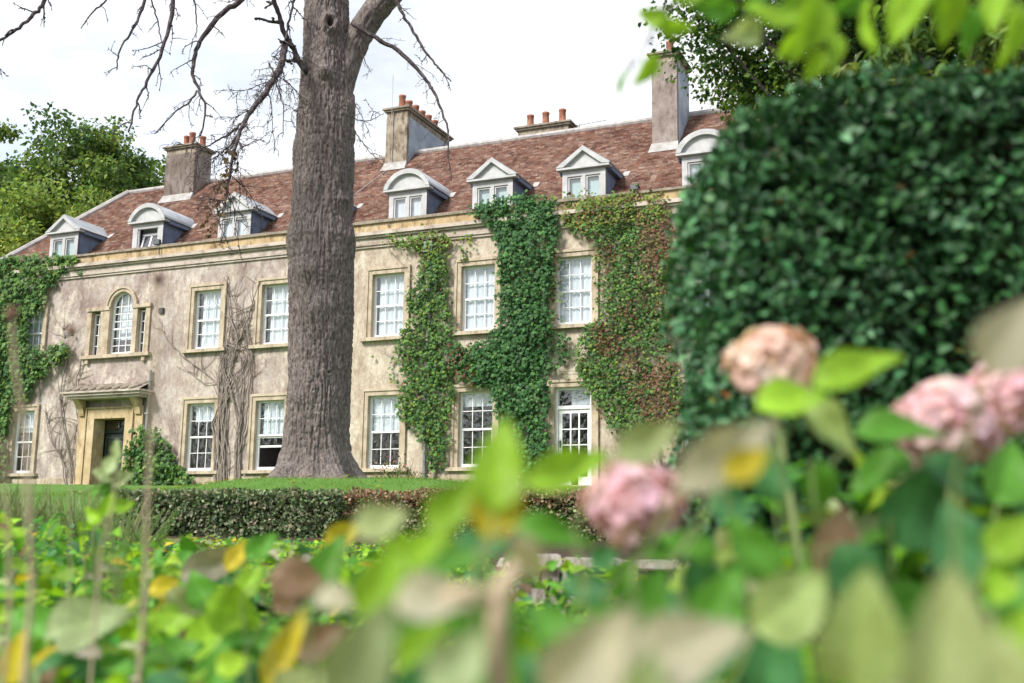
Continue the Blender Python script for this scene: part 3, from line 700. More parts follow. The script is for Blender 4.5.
# aerial behind the low stack, floodlights on the parapet
def in_house(name, loc): o = empty(name, h2w(*loc), -YAW); return o
ae = tag(in_house('television_aerial', (0.0, 5.2, 13.5)), 'thin metal TV aerial beside the low three pot chimney', 'aerial')
p = MB(); p.tube([(0, 0, -.35), (0, 0, .55)], .015, 6); p.build('mast', M['pipe'], ae)
p = MB(); p.tube([(-.3, 0, .5), (.95, 0, .56)], .010, 5)
for k in range(9): p.tube([(-.2+.13*k, -.14+.006*k, .505+.006*k), (-.2+.13*k, .14-.006*k, .505+.006*k)], .006, 4)
p.build('antenna_rods', M['pipe'], ae)
for (px_, py_), lab in (((160, 243), 'small black floodlight on the parapet below the arched dormer with the open window'), ((636, 190), 'small black floodlight on the parapet above the red and green creeper')):
    u_, z_ = hit(px_, py_, .0)
    fl = tag(in_house('floodlight', (u_, 0, 9.85)), lab, 'floodlight', 'floodlights on the parapet')
    p = MB(); p.box(-.11, .11, -.17, -.08, .02, .17); p.build('lamp_housing', M['iron'], fl)
    p = MB(); p.add([(-.09, -.173, .04), (.09, -.173, .04), (.09, -.173, .15), (-.09, -.173, .15)], [(0, 1, 2, 3)]); p.build('lamp_glass', M['glass'], fl)
    p = MB(); p.tube([(-.13, -.12, .10), (-.13, -.04, -.01), (.13, -.04, -.01), (.13, -.12, .10)], .015, 5); p.tube([(.05, -.05, 0), (.12, -.15, -.12), (.10, -.12, -.35)], .02, 5); p.build('bracket', M['iron'], fl)

# ------------------------------------------------------------------ leaves
T_DIA = (np.array([(0, 0, 0), (.36, .42, .10), (0, 1, -.04), (-.36, .42, .10)]), [np.array([(0, 1, 2), (0, 2, 3)])])
def lobed():
    pts = [(0, 0, 0)]; ang_ = [(-150, .42), (-115, .75), (-85, .48), (-50, .92), (-22, .52), (0, 1.1), (22, .52), (50, .92), (85, .48), (115, .75), (150, .42)]
    for a_, r_ in ang_:
        q = R_(a_); pts.append((r_*.62*math.sin(q), r_*.62*math.cos(q)+.12, -.16*r_*r_+.05*(abs(a_) == 22)))
    return np.array(pts), [np.array([(0, i, i+1) for i in range(1, 11)])]
T_LOBE = lobed()
def broad(nr=8, nc=5, wid=.36, curl=.25, cup=.12, serr=0., tipw=1.0, twist=0.):
    V = []; F = []
    ts = np.linspace(0, 1, nr)
    for i, t in enumerate(ts):
        hwid = wid * (math.sin(math.pi * min(1, t**.72)))**.85 * (1 - .15*t*tipw) + .004
        if serr: hwid *= 1 + serr*((i % 2)-.5)
        for j in range(nc):
            x_ = -1 + 2*j/(nc-1)
            V.append((x_*hwid, t, -curl*t*t + cup*abs(x_)**1.3*(hwid/wid) + .03*math.sin(9*t+2*x_) + twist*x_*t*.2))
    for i in range(nr-1):
        for j in range(nc-1):
            k = i*nc+j; F.append((k, k+1, k+nc+1, k+nc))
    return np.array(V), [np.array(F)]
T_BROAD = (*broad(7, 5, .36, .28, .14), np.tile([.88, 1.0, 1.2, 1.0, .88], 7))
def veined(T, nr, nc):
    i = np.repeat(np.arange(nr), nc); j = np.tile(np.arange(nc), nr); m_ = nc//2; a_ = abs(j-m_)
    k = np.ones(nr*nc); k[a_ == 0] = 1.28; k[(a_ > 0) & ((2*i-a_) % 5 == 0)] = 1.16; k[a_ == m_] *= .80
    return (T[0], T[1], k)
T_BIG = veined(broad(21, 9, .37, .24, .12, .10), 21, 9)
T_LONG = broad(7, 3, .17, .35, .06)

def frames(tip, nor):
    tip = tip / (np.linalg.norm(tip, axis=1)[:, None] + 1e-9)
    nor = nor - tip * np.sum(nor*tip, 1)[:, None]; nor /= np.linalg.norm(nor, axis=1)[:, None] + 1e-9
    return np.cross(tip, nor), tip, nor
def leaf_arrays(P, tip, nor, size, T, col, wid=None):
    TV, TF = T[:2]; X, Y, Z = frames(tip, nor); n = len(P); k = len(TV)
    sx = size if wid is None else size*wid
    V = P[:, None, :] + TV[None, :, 0, None]*(X*sx[:, None])[:, None, :] + TV[None, :, 1, None]*(Y*size[:, None])[:, None, :] + TV[None, :, 2, None]*(Z*size[:, None])[:, None, :]
    F = [(f[None] + (np.arange(n)*k)[:, None, None]).reshape(-1, f.shape[1]) for f in TF]
    C = np.repeat(col, k, 0)
    if len(T) > 2: C = np.clip(C*np.tile(T[2], n)[:, None]*(1+.05*rng.normal(size=(n*k, 1))), 0, .95)
    return V.reshape(-1, 3), F, C
def join_arrays(items):
    Vs, Fs, Cs, n = [], [], [], 0
    for V, F, C in items:
        Vs.append(V); Cs.append(C); Fs += [f+n for f in F]; n += len(V)
    return np.concatenate(Vs), Fs, np.concatenate(Cs)
def unit(v): return v/(np.linalg.norm(v, axis=-1, keepdims=True)+1e-9)
def pick(n, cols, weights=None, jit=.18):
    cols = np.array(cols); i = rng.choice(len(cols), n, p=None if weights is None else np.array(weights)/sum(weights))
    c = cols[i] * (1 + jit*rng.normal(size=(n, 1))) * (1 + .06*rng.normal(size=(n, 3)))
    return np.clip(c, .004, .9)

# palette of leaf albedos
DKG, MDG, LTG, YLG, RED, BRN, PNK = (.030, .085, .028), (.062, .150, .036), (.12, .23, .048), (.19, .26, .045), (.15, .065, .045), (.15, .085, .045), (.21, .11, .085)

# ------------------------------------------------------------------ wall climbers (in house coordinates)
def in_poly(pts, poly):
    x_, y_ = pts[:, 0], pts[:, 1]; ins = np.zeros(len(pts), bool); n = len(poly); j = n-1
    for i in range(n):
        xi, yi = poly[i]; xj, yj = poly[j]
        c_ = ((yi > y_) != (yj > y_)) & (x_ < (xj-xi)*(y_-yi)/(yj-yi+1e-12)+xi); ins ^= c_; j = i
    return ins
def poly_sample(poly, n, jit):
    poly = np.array(poly); lo, hi = poly.min(0), poly.max(0); out = []
    while sum(map(len, out)) < n:
        q = rng.uniform(lo, hi, (n*2, 2)); out.append(q[in_poly(q, poly)])
    q = np.concatenate(out)[:n]; return q + rng.normal(size=q.shape)*jit
def climber(name, label, polys, colf, base_px, stems, size=.105, dens=520, thick=.30, cat='climbing plant', T=T_LOBE):
    bu, bz = hit(*base_px)
    root = tag(in_house(name, (bu, 0, 0)), label, cat)
    items = []
    for poly_px, d_ in polys:
        poly = [hit(*q) for q in poly_px]
        pa = np.array(poly); area = .5*abs(np.dot(pa[:, 0], np.roll(pa[:, 1], 1))-np.dot(pa[:, 1], np.roll(pa[:, 0], 1)))
        n = int(area*dens*d_)
        q = poly_sample(poly, n, .07)
        gap = vnoise(q[:, 0]*2.3+40, q[:, 1]*2.3+10, 21)
        q = q[(gap > .24) | (rng.random(len(q)) < .45)] if d_ > .5 else q[gap > .42]
        n = len(q)
        bulge = 1.25*thick*(.15+.55*vnoise(q[:, 0]*1.7+30, q[:, 1]*1.4, 31)+.45*vnoise(q[:, 0]*4.5+30, q[:, 1]*3.4, 32))*rng.uniform(.25, 1, n)*(1 if d_ > .5 else .4)
        P = np.stack([q[:, 0]-bu, -.06-bulge, q[:, 1]], -1)
        P[:, 2] -= 0
        tip = np.stack([rng.normal(size=n)*.45, -.35+rng.normal(size=n)*.3, -1+rng.normal(size=n)*.35], -1)
        nor = np.stack([rng.normal(size=n)*.45, -1+rng.normal(size=n)*.25, .55+rng.normal(size=n)*.35], -1)
        s_ = size*rng.uniform(.6, 1.3, n)
        items.append(leaf_arrays(P, tip, nor, s_, T, colf(q, n)))
    V, F, C = join_arrays(items)
    npmesh('foliage', V, F, M['creeper'], root, C)
    b = MB()
    for path, r0, r1 in stems:
        pts = [hit(*q) for q in path]; n = len(pts)
        tt = np.linspace(0, n-1, n*4); xx = np.interp(tt, range(n), [q[0] for q in pts]); zz = np.interp(tt, range(n), [q[1] for q in pts])
        rj = np.random.default_rng(len(path)*7+int(path[0][0]))
        xx += rj.normal(size=len(xx))*.025; xx[0] = pts[0][0]
        b.tube([(x_-bu, -.07-r0*.3, z_) for x_, z_ in zip(xx, zz)], np.linspace(r0, r1, len(xx)), 6)
    b.build('stem', M['vine'], root, True)
    return root
def c_green(dk, md, lt): return lambda q, n: pick(n, [DKG, MDG, LTG, YLG], [dk, md, lt, .04])
def c_a(q, n):
    f = vnoise(q[:, 0]*1.3+5, q[:, 1]*1.1+5, 3); hi = np.clip((q[:, 1]-7.9)/1.2, 0, 1)
    c = pick(n, [MDG, LTG, DKG], [.5, .3, .2]); y = pick(n, [LTG, YLG, BRN], [.4, .45, .15]); m_ = rng.random(n) < np.clip(.12+.75*hi+.25*(f-.5), 0, 1)
    return np.where(m_[:, None], y, c)
def c_b(q, n):
    c = pick(n, [(.034, .105, .034), (.050, .140, .042), (.085, .20, .052)], [.42, .38, .2]); br = (q[:, 0] < hit(478, 360)[0]) & (rng.random(n) < .45)
    return np.where(br[:, None], pick(n, [BRN, RED, LTG]), c)
def c_c(q, n):
    f = .55*vnoise(q[:, 0]*1.5+2, q[:, 1]*1.0+8, 13)+.45*vnoise(q[:, 0]*4+2, q[:, 1]*3+8, 14)
    redp = np.clip((f-.45)*2.6+np.clip((q[:, 0]-2.7)*.42, 0, .5)-np.clip((6.6-q[:, 1])*.12, 0, .25), .04, .8)
    c = pick(n, [MDG, LTG, YLG, DKG], [.46, .28, .10, .16]); r = pick(n, [RED, BRN, (.20, .13, .06), (.16, .12, .05), PNK], [.08, .28, .28, .28, .08])
    top = (q[:, 1] > 9.0) & (rng.random(n) < .8)
    c = np.where((rng.random(n) < redp)[:, None], r, c)
    return np.where(top[:, None], pick(n, [YLG, LTG, (.22, .19, .06), BRN], [.35, .3, .2, .15]), c)
climber('virginia_creeper', 'green creeper column climbing the drainpipe between the two middle bays of windows',
        [([(384,243),(402,238),(450,236),(452,262),(450,300),(455,340),(462,365),(456,395),(452,430),(446,466),(434,470),(428,440),(418,430),(404,415),(400,400),(409,385),(405,362),(397,350),(406,335),(415,320),(409,300),(420,285),(428,262),(420,250)], 1.0),
         ([(380,244),(404,238),(428,246),(430,262),(416,282),(408,262)], .22), ([(440,238),(480,228),(488,240),(466,262),(450,280)], .14), ([(372,352),(404,352),(410,392),(388,380)], .10), ([(360,232),(440,228),(440,243),(380,248)], .2)],
        c_a, (436, 478), [([(436, 480), (438, 440), (430, 400), (432, 330), (436, 250)], .05, .02), ([(434, 470), (424, 410), (402, 360), (380, 350)], .02, .006), ([(438, 300), (442, 262), (470, 235)], .015, .006), ([(436, 320), (418, 280), (388, 246)], .015, .006)])
climber('virginia_creeper', 'thick dark green creeper column left of the glazed garden door, broadest below the parapet',
        [([(474,212),(500,200),(530,197),(556,203),(560,222),(557,250),(553,290),(553,330),(550,360),(552,390),(548,420),(554,450),(545,476),(532,492),(522,472),(514,452),(505,430),(499,404),(492,388),(470,384),(456,380),(452,346),(475,350),(492,338),(505,320),(503,290),(504,255),(494,228)], 1.25),
         ([(548,332),(562,330),(570,340),(572,352),(560,368),(550,375)], .7), ([(452,342),(476,345),(478,385),(455,384)], .4)],
        c_b, (534, 488), [([(534, 490), (528, 440), (525, 380), (530, 300), (525, 215)], .07, .02), ([(526, 390), (500, 365), (465, 360)], .03, .008)], size=.115, thick=.38)
climber('virginia_creeper', 'autumn creeper turning red and brown right of the glazed garden door',
        [([(562,216),(590,203),(630,196),(668,203),(676,240),(674,290),(676,330),(678,370),(684,400),(676,425),(657,430),(645,440),(630,438),(612,426),(600,405),(590,388),(580,372),(578,352),(588,330),(607,318),(613,290),(603,265),(598,243),(580,233),(568,226)], 1.0),
         ([(538,204),(560,196),(625,190),(672,192),(676,206),(630,202),(590,210),(560,216)], .42), ([(552,255),(560,258),(560,325),(552,325)], .5), ([(596,255),(612,258),(612,322),(600,322)], .45), ([(640,430),(672,420),(668,452),(650,462)], .35), ([(560,372),(584,378),(588,392),(566,380)], .1)],
        c_c, (664, 480), [([(664, 486), (655, 440), (640, 390), (632, 300), (625, 210)], .06, .02), ([(640, 380), (600, 370), (560, 372)], .015, .005), ([(632, 240), (590, 208), (545, 204)], .015, .006)], size=.088, dens=700, thick=.32)
climber('ivy', 'bright green ivy spreading over the far left end of the house front',
        [([(-40,262),(0,259),(40,256),(76,254),(84,260),(58,276),(50,290),(46,308),(34,316),(30,345),(40,352),(62,344),(76,347),(64,364),(46,376),(30,398),(15,408),(12,440),(10,480),(-40,486)], 1.0), ([(46,268),(84,266),(86,270),(62,282),(48,292)], .4), ([(44,344),(70,338),(84,336),(70,356)], .5)],
        c_green(.12, .5, .34), (4, 488), [([(4, 490), (2, 420), (6, 350), (20, 280)], .06, .02), ([(4, 400), (40, 362), (75, 346)], .02, .006)], size=.15, dens=330, thick=.35, cat='ivy')
climber('ivy', 'leafy green climber low on the wall between the front door and the next sash window',
        [([(144,424),(152,432),(160,428),(170,440),(176,456),(186,468),(194,474),(196,492),(132,496),(132,462),(137,442)], 1.1)],
        c_green(.15, .45, .36), (158, 494), [([(158, 496), (156, 470), (150, 440), (146, 425)], .04, .01), ([(150, 450), (150, 420), (152, 402)], .012, .005)], size=.16, dens=330, thick=.45, cat='climbing plant')
# bare twining stems
def bare_climber(label, base, mains, ntw, seed, reach):
    bu, bz = hit(*base); root = tag(in_house('bare_climber', (bu, 0, 0)), label, 'climbing plant')
    r_ = random.Random(seed); b = MB(); tw = MB()
    for path, r0, r1 in mains:
        pts = [hit(*q) for q in path]; n = len(pts); tt = np.linspace(0, n-1, n*5)
        xx = np.interp(tt, range(n), [q[0] for q in pts]); zz = np.interp(tt, range(n), [q[1] for q in pts])
        xx = xx + np.array([r_.gauss(0, .018) for _ in xx])
        dep = [-.05-r0*r_.uniform(.6, 1.2) for _ in xx]; dep = np.convolve(dep, np.ones(5)/5, 'same'); dep = np.minimum(dep, -.03)
        b.tube([(x_-bu, y_, z_) for x_, y_, z_ in zip(xx, dep, zz)], np.linspace(r0, r1, len(xx))*(1+.15*np.sin(tt*5)), 7)
        for _ in range(int(ntw)):
            i = r_.randrange(2, len(xx)); x_, z_ = xx[i], zz[i]; a_ = r_.uniform(.2, 2.9); L = r_.uniform(.3, 1)*reach
            q = [(x_-bu, -.03, z_)]
            for k in range(6):
                a_ += r_.gauss(0, .22); x_ += math.cos(a_)*L/6; z_ += math.sin(a_)*L/6; q.append((x_-bu, -.025, z_))
            tw.tube(q, np.linspace(.011, .004, 7), 4)
    b.build('stem', M['vine'], root, True); tw.build('twig', M['vine'], root)
    return root
_rb = random.Random(4); _str = []
for k in range(19):
    x0_ = _rb.uniform(216, 243); x1_ = x0_+_rb.uniform(-5, 6); x2_ = _rb.uniform(218, 256); top_ = _rb.uniform(300, 385)
    _str.append(([(x0_, 492), (x0_+_rb.uniform(-3, 3), 455), (x1_+_rb.uniform(-2, 3), 420), (x2_*.5+x1_*.5+_rb.uniform(-3, 3), 388), (x2_, 360), (x2_*.4+240*.6+_rb.uniform(-5, 5), min(350, top_+10)), (240+_rb.uniform(-20, 22), min(342, top_))], _rb.uniform(.016, .042), _rb.uniform(.005, .010)))
bare_climber('bare woody climber of many thin grey stems between the windows left of the trunk', (228, 488), _str +
    [([(236,360),(240,341),(232,318),(228,290),(229,276)], .035, .014), ([(241,341),(248,322),(255,300),(262,280)], .03, .012),
     ([(224,390),(210,376),(186,358),(168,340),(160,318)], .022, .008), ([(222,382),(206,384),(190,372),(176,366)], .015, .006), ([(243,345),(250,356),(253,392),(250,420)], .018, .01), ([(240,345),(236,300),(244,270)], .014, .006)], 5, 5, 1.0)
bare_climber('thin leafless climber stems spreading over the wall left of the front door', (72, 490),
    [([(73,494),(72,460),(66,430),(62,400),(66,370),(72,352)], .04, .012), ([(76,494),(79,450),(82,415),(78,380),(86,352)], .035, .012), ([(70,494),(66,465),(52,440),(46,410)], .025, .01), ([(75,440),(84,410),(94,388)], .02, .008), ([(80,494),(84,450),(90,420)], .014, .006), ([(68,494),(60,440),(70,380),(64,330)], .014, .006)], 26, 9, .9)

# ------------------------------------------------------------------ old tree with bare branches
tree = tag(empty('bare_tree', (TREE[0], TREE[1], 0)), 'huge old tree with ridged grey bark and bare drooping branches on the lawn', 'tree')
prof = [(492, 258, 378), (484, 264, 372), (476, 270, 363), (466, 275, 357), (452, 279, 352), (439, 281, 350), (400, 284.5, 352), (345, 287, 353), (293, 288, 355), (262, 288, 356.5), (240, 287.5, 358), (222, 290, 355), (180, 292, 355.5), (150, 293.5, 356), (105, 296, 356), (60, 300, 353), (10, 303, 350), (-40, 305, 348), (-160, 309, 344)]
zc_, xc_, rc_ = [], [], []
for y, l, r in prof:
    A, B = atY(l, y, 17.1), atY(r, y, 17.1); zc_.append((A[2]+B[2])/2); xc_.append((A[0]+B[0])/2-TREE[0]); rc_.append((B[0]-A[0])/2)
order = np.argsort(zc_); zc_ = np.array(zc_)[order]; xc_ = np.array(xc_)[order]; rc_ = np.array(rc_)[order]
NT, NZ = 340, 900
zz = np.linspace(zc_[0]-.25, 12.5, NZ); th = np.linspace(0, 2*math.pi, NT, endpoint=False)
ZZ, TH = np.meshgrid(zz, th, indexing='ij')
rad = np.interp(ZZ, zc_, rc_); cx = np.interp(ZZ, zc_, xc_)
g0 = zc_[0]; flare = np.exp(-np.clip(ZZ-g0-.1, 0, None)/.33)
rad = rad*(1 + flare*.20*(np.sin(TH*5+.6)+.6*np.sin(TH*8+2)))
u_ = TH/(2*math.pi)
warp = 1.2*vnoise(u_*14, ZZ*1.3, 5, 14)
r1 = np.abs(vnoise(u_*58+warp, ZZ*2.6+warp, 6, 58)*2-1); r2 = np.abs(vnoise(u_*120+2*warp, ZZ*9, 7, 120)*2-1); r3 = vnoise(u_*170, ZZ*30, 8, 170)
r1 = np.clip(r1*1.5, 0, 1); r2 = np.clip(r2*1.4, 0, 1)
disp = -.026*(1-r1) - .018*(1-r2) + .014*(r3-.5) + .05*(vnoise(u_*7, ZZ*.9, 9, 7)-.5)
def knot(z, ang, w, hgt, amp, ring=0.):
    d2 = ((ZZ-z)/hgt)**2 + ((((TH-ang+math.pi) % (2*math.pi))-math.pi)*.52/w)**2
    return amp*np.exp(-d2) - ring*np.exp(-d2*6)
def kz(py): return atY(318, py, 17.1)[2]
F_ = -math.pi/2
for (y, a_, w_, h_, am, ri) in ((33, F_+.30, .15, .17, .20, .34), (82, F_+.15, .16, .13, .13, 0), (190, F_-.25, .2, .2, .07, 0), (240, F_+1.2, .2, .25, .045, 0), (245, F_-1.3, .2, .2, .04, 0), (275, F_-.2, .25, .15, .06, 0), (315, F_+.05, .2, .2, .06, 0), (340, F_-1.2, .05, .06, .0, .08), (376, F_+.5, .06, .05, .0, .07), (155, F_-1.1, .12, .2, .045, 0), (110, F_+1.2, .15, .2, .06, 0), (205, F_+.9, .1, .1, .06, 0), (400, F_-.6, .2, .2, .05, 0)):
    disp = disp + knot(kz(y), a_, w_, h_, am, ri)
rad = rad + disp - .018
V = np.stack([cx+rad*np.cos(TH), rad*np.sin(TH), ZZ], -1).reshape(-1, 3)
i0 = (np.arange(NZ-1)[:, None]*NT+np.arange(NT)[None]); i1 = (np.arange(NZ-1)[:, None]*NT+(np.arange(NT)[None]+1) % NT)
npmesh('trunk', V, [np.stack([i0, i1, i1+NT, i0+NT], -1).reshape(-1, 4)], M['bark'], tree, smooth=True)
# thick upper limbs: the visible fork and those above the frame
def bark_limb(pts, r0, r1, seed):
    pts = np.array(pts); n = 90; tt = np.linspace(0, len(pts)-1, n); P = np.stack([np.interp(tt, range(len(pts)), pts[:, k]) for k in range(3)], -1)
    ker = np.ones(13)/13; Pp = np.pad(P, ((6, 6), (0, 0)), 'edge'); P = np.stack([np.convolve(Pp[:, k], ker, 'valid') for k in range(3)], -1)
    t = unit(np.gradient(P, axis=0)); a_ = unit(np.cross(t, np.array([0, 1., 0]))); b_ = np.cross(t, a_); NN = 72
    q = np.linspace(0, 2*math.pi, NN, endpoint=False); L = np.linspace(0, np.linalg.norm(np.diff(P, axis=0), axis=1).sum(), n)
    Q, LL = np.meshgrid(q, L); rr_ = np.linspace(r0, r1, n)[:, None] - .022*(1-np.clip(1.5*np.abs(vnoise(Q/(2*math.pi)*24, LL*2.5, seed, 24)*2-1), 0, 1)) + .03*(vnoise(Q/(2*math.pi)*5, LL*1.5, seed+1, 5)-.5)
    V = P[:, None]+rr_[..., None]*(np.cos(Q)[..., None]*a_[:, None]+np.sin(Q)[..., None]*b_[:, None])
    i0 = (np.arange(n-1)[:, None]*NN+np.arange(NN)[None]); i1 = (np.arange(n-1)[:, None]*NN+(np.arange(NN)[None]+1) % NN)
    return npmesh('limb', V.reshape(-1, 3), [np.stack([i0, i1, i1+NN, i0+NN], -1).reshape(-1, 4)], M['bark'], tree, smooth=True)
def tl(px, py, Y): return atY(px, py, Y)-np.array([TREE[0], TREE[1], 0])
bark_limb([tl(332, 108, 17.1), tl(343, 74, 17.1), tl(354, 46, 17.1), tl(366, 23, 17.05), tl(388, -4, 16.95), tl(430, -60, 16.7), tl(470, -150, 16.5)], .25, .20, 41)
bark_limb([tl(318, -60, 17.1), tl(290, -110, 16.8), tl(240, -150, 16.3), tl(180, -165, 15.8), tl(110, -130, 15.4), tl(50, -70, 15.2)], .26, .07, 43)
bark_limb([tl(324, -130, 17.1), tl(330, -220, 17.3), tl(322, -330, 17.6)], .36, .18, 45)
bark_limb([tl(322, -110, 17.1), tl(300, -170, 16.0), tl(262, -215, 14.8), tl(215, -215, 14.0)], .22, .06, 47)
rt = random.Random(17)
def twigs_on(b, P, lvl, L0, gap, r):
    """side twigs along polyline P"""
    d = np.concatenate([[0], np.cumsum(np.linalg.norm(np.diff(P, axis=0), axis=1))]); s = gap*rt.uniform(.3, 1)
    while s < d[-1]:
        p0 = np.array([np.interp(s, d, P[:, k]) for k in range(3)]); i = min(np.searchsorted(d, s), len(P)-1); t = P[i]-P[i-1]; t = t/(np.linalg.norm(t)+1e-9)
        dirv = t*.6 + np.array([rt.gauss(0, .8), rt.gauss(0, .7), rt.gauss(-.1, .55)]); dirv /= np.linalg.norm(dirv)
        L = L0*rt.uniform(.35, 1.15); q = [p0]; n = 6
        for k in range(n):
            dirv = dirv + np.array([rt.gauss(0, .22), rt.gauss(0, .22), rt.gauss(-.10, .2)]); dirv /= np.linalg.norm(dirv); q.append(q[-1]+dirv*L/n)
        q = np.array(q); b.tube(q, np.linspace(r, r*.35, len(q)), 4)
        for kk in range(1, len(q)):
            if rt.random() < .5:                 # small buds and spurs
                v_ = np.array([rt.gauss(0, 1), rt.gauss(0, 1), rt.gauss(0, 1)]); v_ /= np.linalg.norm(v_); b.tube([q[kk], q[kk]+v_*.035], [r*.8, r*.5], 4)
        if lvl > 0: twigs_on(b, q, lvl-1, L0*.5, gap*.8, r*.65)
        s += gap*rt.uniform(.5, 1.6)
def branch(path, Y0, Y1, r0, r1, L0=.5, gap=.4, lvl=1, name='branch'):
    n = len(path); pts = np.array([tl(px_, py_, Y0+(Y1-Y0)*i/(n-1)) for i, (px_, py_) in enumerate(path)])
    tt = np.linspace(0, n-1, n*5); P = np.stack([np.interp(tt, range(n), pts[:, k]) for k in range(3)], -1)
    Pp = np.pad(P, ((2, 2), (0, 0)), 'edge'); P = np.stack([np.convolve(Pp[:, k], np.ones(5)/5, 'valid') for k in range(3)], -1)
    P += np.array([[rt.gauss(0, .007) for _ in range(3)] for _ in P])
    b = MB(); b.tube(P, .72*np.linspace(r0, r1, len(P))*(1+.06*np.array([rt.gauss(0, 1) for _ in P])), 7)
    twigs_on(b, P, lvl, L0*1.1, gap*.6, max(.006, r1*.7))
    return b.build(name, M['twig'], tree, True)
branch([(60, -90), (47, 0), (34, 14), (22, 26), (0, 40), (-20, 60)], 15.2, 14.8, .05, .02, .4, .5)
branch([(128, -60), (108, 0), (92, 11), (80, 30)], 15.4, 15.2, .03, .01, .3, .5)
branch([(160, -60), (146, 0), (135, 27), (119, 49), (116, 74)], 15.6, 15.0, .04, .012, .35, .5)
branch([(182, -70), (173, 0), (168, 40), (148, 81), (136, 101), (128, 135)], 15.8, 15.0, .055, .016, .45, .45)
branch([(148, -10), (157, 18), (162, 43)], 15.6, 15.5, .02, .012, .25, .6, 0)
branch([(262, -60), (245, 0), (220, 13), (200, 40), (191, 67), (198, 90), (207, 106), (200, 140)], 16.2, 15.4, .075, .014, .5, .4)
branch([(198, 90), (188, 104), (174, 112), (153, 137)], 15.6, 15.2, .025, .01, .4, .35)
branch([(193, -20), (194, 0), (197, 22), (196, 40)], 15.8, 15.6, .02, .01, .25, .6, 0)
branch([(312, 78), (301, 66), (291, 44), (284, 34), (279, 13), (270, -6), (262, -30)], 16.8, 16.3, .07, .05, .5, .5)
branch([(285, 42), (283, 58), (279, 72), (265, 94), (247, 117), (238, 136), (231, 165), (226, 200), (222, 214)], 16.4, 15.2, .085, .014, .75, .24, 2)
branch([(247, 119), (232, 132), (220, 139), (207, 146), (192, 155)], 15.9, 15.5, .03, .01, .5, .3)
branch([(240, 132), (226, 150), (214, 158), (204, 164)], 15.7, 15.3, .025, .009, .5, .25)
branch([(292, -20), (294, 0), (288, 27), (286, 40)], 16.6, 16.4, .03, .02, .5, .35)
branch([(268, 60), (278, 88), (284, 108), (283, 140)], 16.0, 15.8, .02, .008, .5, .3)
branch([(392, -20), (397, 4), (413, 31), (427, 54), (440, 70), (452, 83)], 16.8, 16.0, .045, .014, .35, .45)
branch([(350, 22), (372, 36), (404, 54), (427, 81), (434, 92), (442, 112), (449, 132), (447, 148), (452, 186)], 16.8, 15.8, .06, .008, .4, .38)
branch([(352, 118), (368, 122), (386, 112)], 16.8, 16.5, .014, .006, .4, .3)
branch([(353, 128), (366, 148), (384, 166)], 16.8, 16.4, .014, .006, .4, .3)
branch([(352, 100), (360, 112), (372, 140)], 16.8, 16.5, .012, .006, .4, .3)
branch([(360, 40), (362, 55), (372, 74)], 16.9, 16.7, .016, .007, .3, .4)
# withered brown catkin-like leaves left on the lowest branch
n = 230; q = np.stack([rng.uniform(200, 240, n), rng.uniform(150, 235, n)], -1); keep = np.abs((q[:, 0]-222)-(190-q[:, 1])*.35) < 9; q = q[keep]
P = np.array([tl(x_, y_, Y_) for (x_, y_), Y_ in zip(q, rng.uniform(15.0, 15.6, len(q)))]); n = len(P)
V, F, C = leaf_arrays(P, np.stack([rng.normal(size=n)*.5, rng.normal(size=n)*.5, -np.ones(n)], -1), rng.normal(size=(n, 3)), rng.uniform(.05, .10, n), T_DIA, pick(n, [(.13, .085, .05), (.18, .13, .07), (.09, .06, .04)]))
npmesh('withered_leaf', V, F, M['treeleaf'], tree, C)['kind'] = 'stuff'

# ------------------------------------------------------------------ lawn grass and clipped low hedges
n = 26000
gx = rng.uniform(-7.5, 3.5, n); gy = 14.25 + rng.beta(1.2, 2.2, n)*8
P = np.stack([gx, gy, gz(gx, gy)], -1)
V, F, C = leaf_arrays(P, np.stack([rng.normal(size=n)*.35, rng.normal(size=n)*.35, np.ones(n)], -1), rng.normal(size=(n, 3)), rng.uniform(.03, .075, n), (np.array([(-.06, 0, 0), (.06, 0, 0), (0, 1, .1)]), [np.array([(0, 1, 2)])]), pick(n, [(.11, .25, .045), (.17, .33, .06), (.22, .34, .08)]))
tag(npmesh('lawn_grass', V, F, M['treeleaf'], None, C), 'short mown grass of the lawn around the trunk', 'grass', kind='stuff')

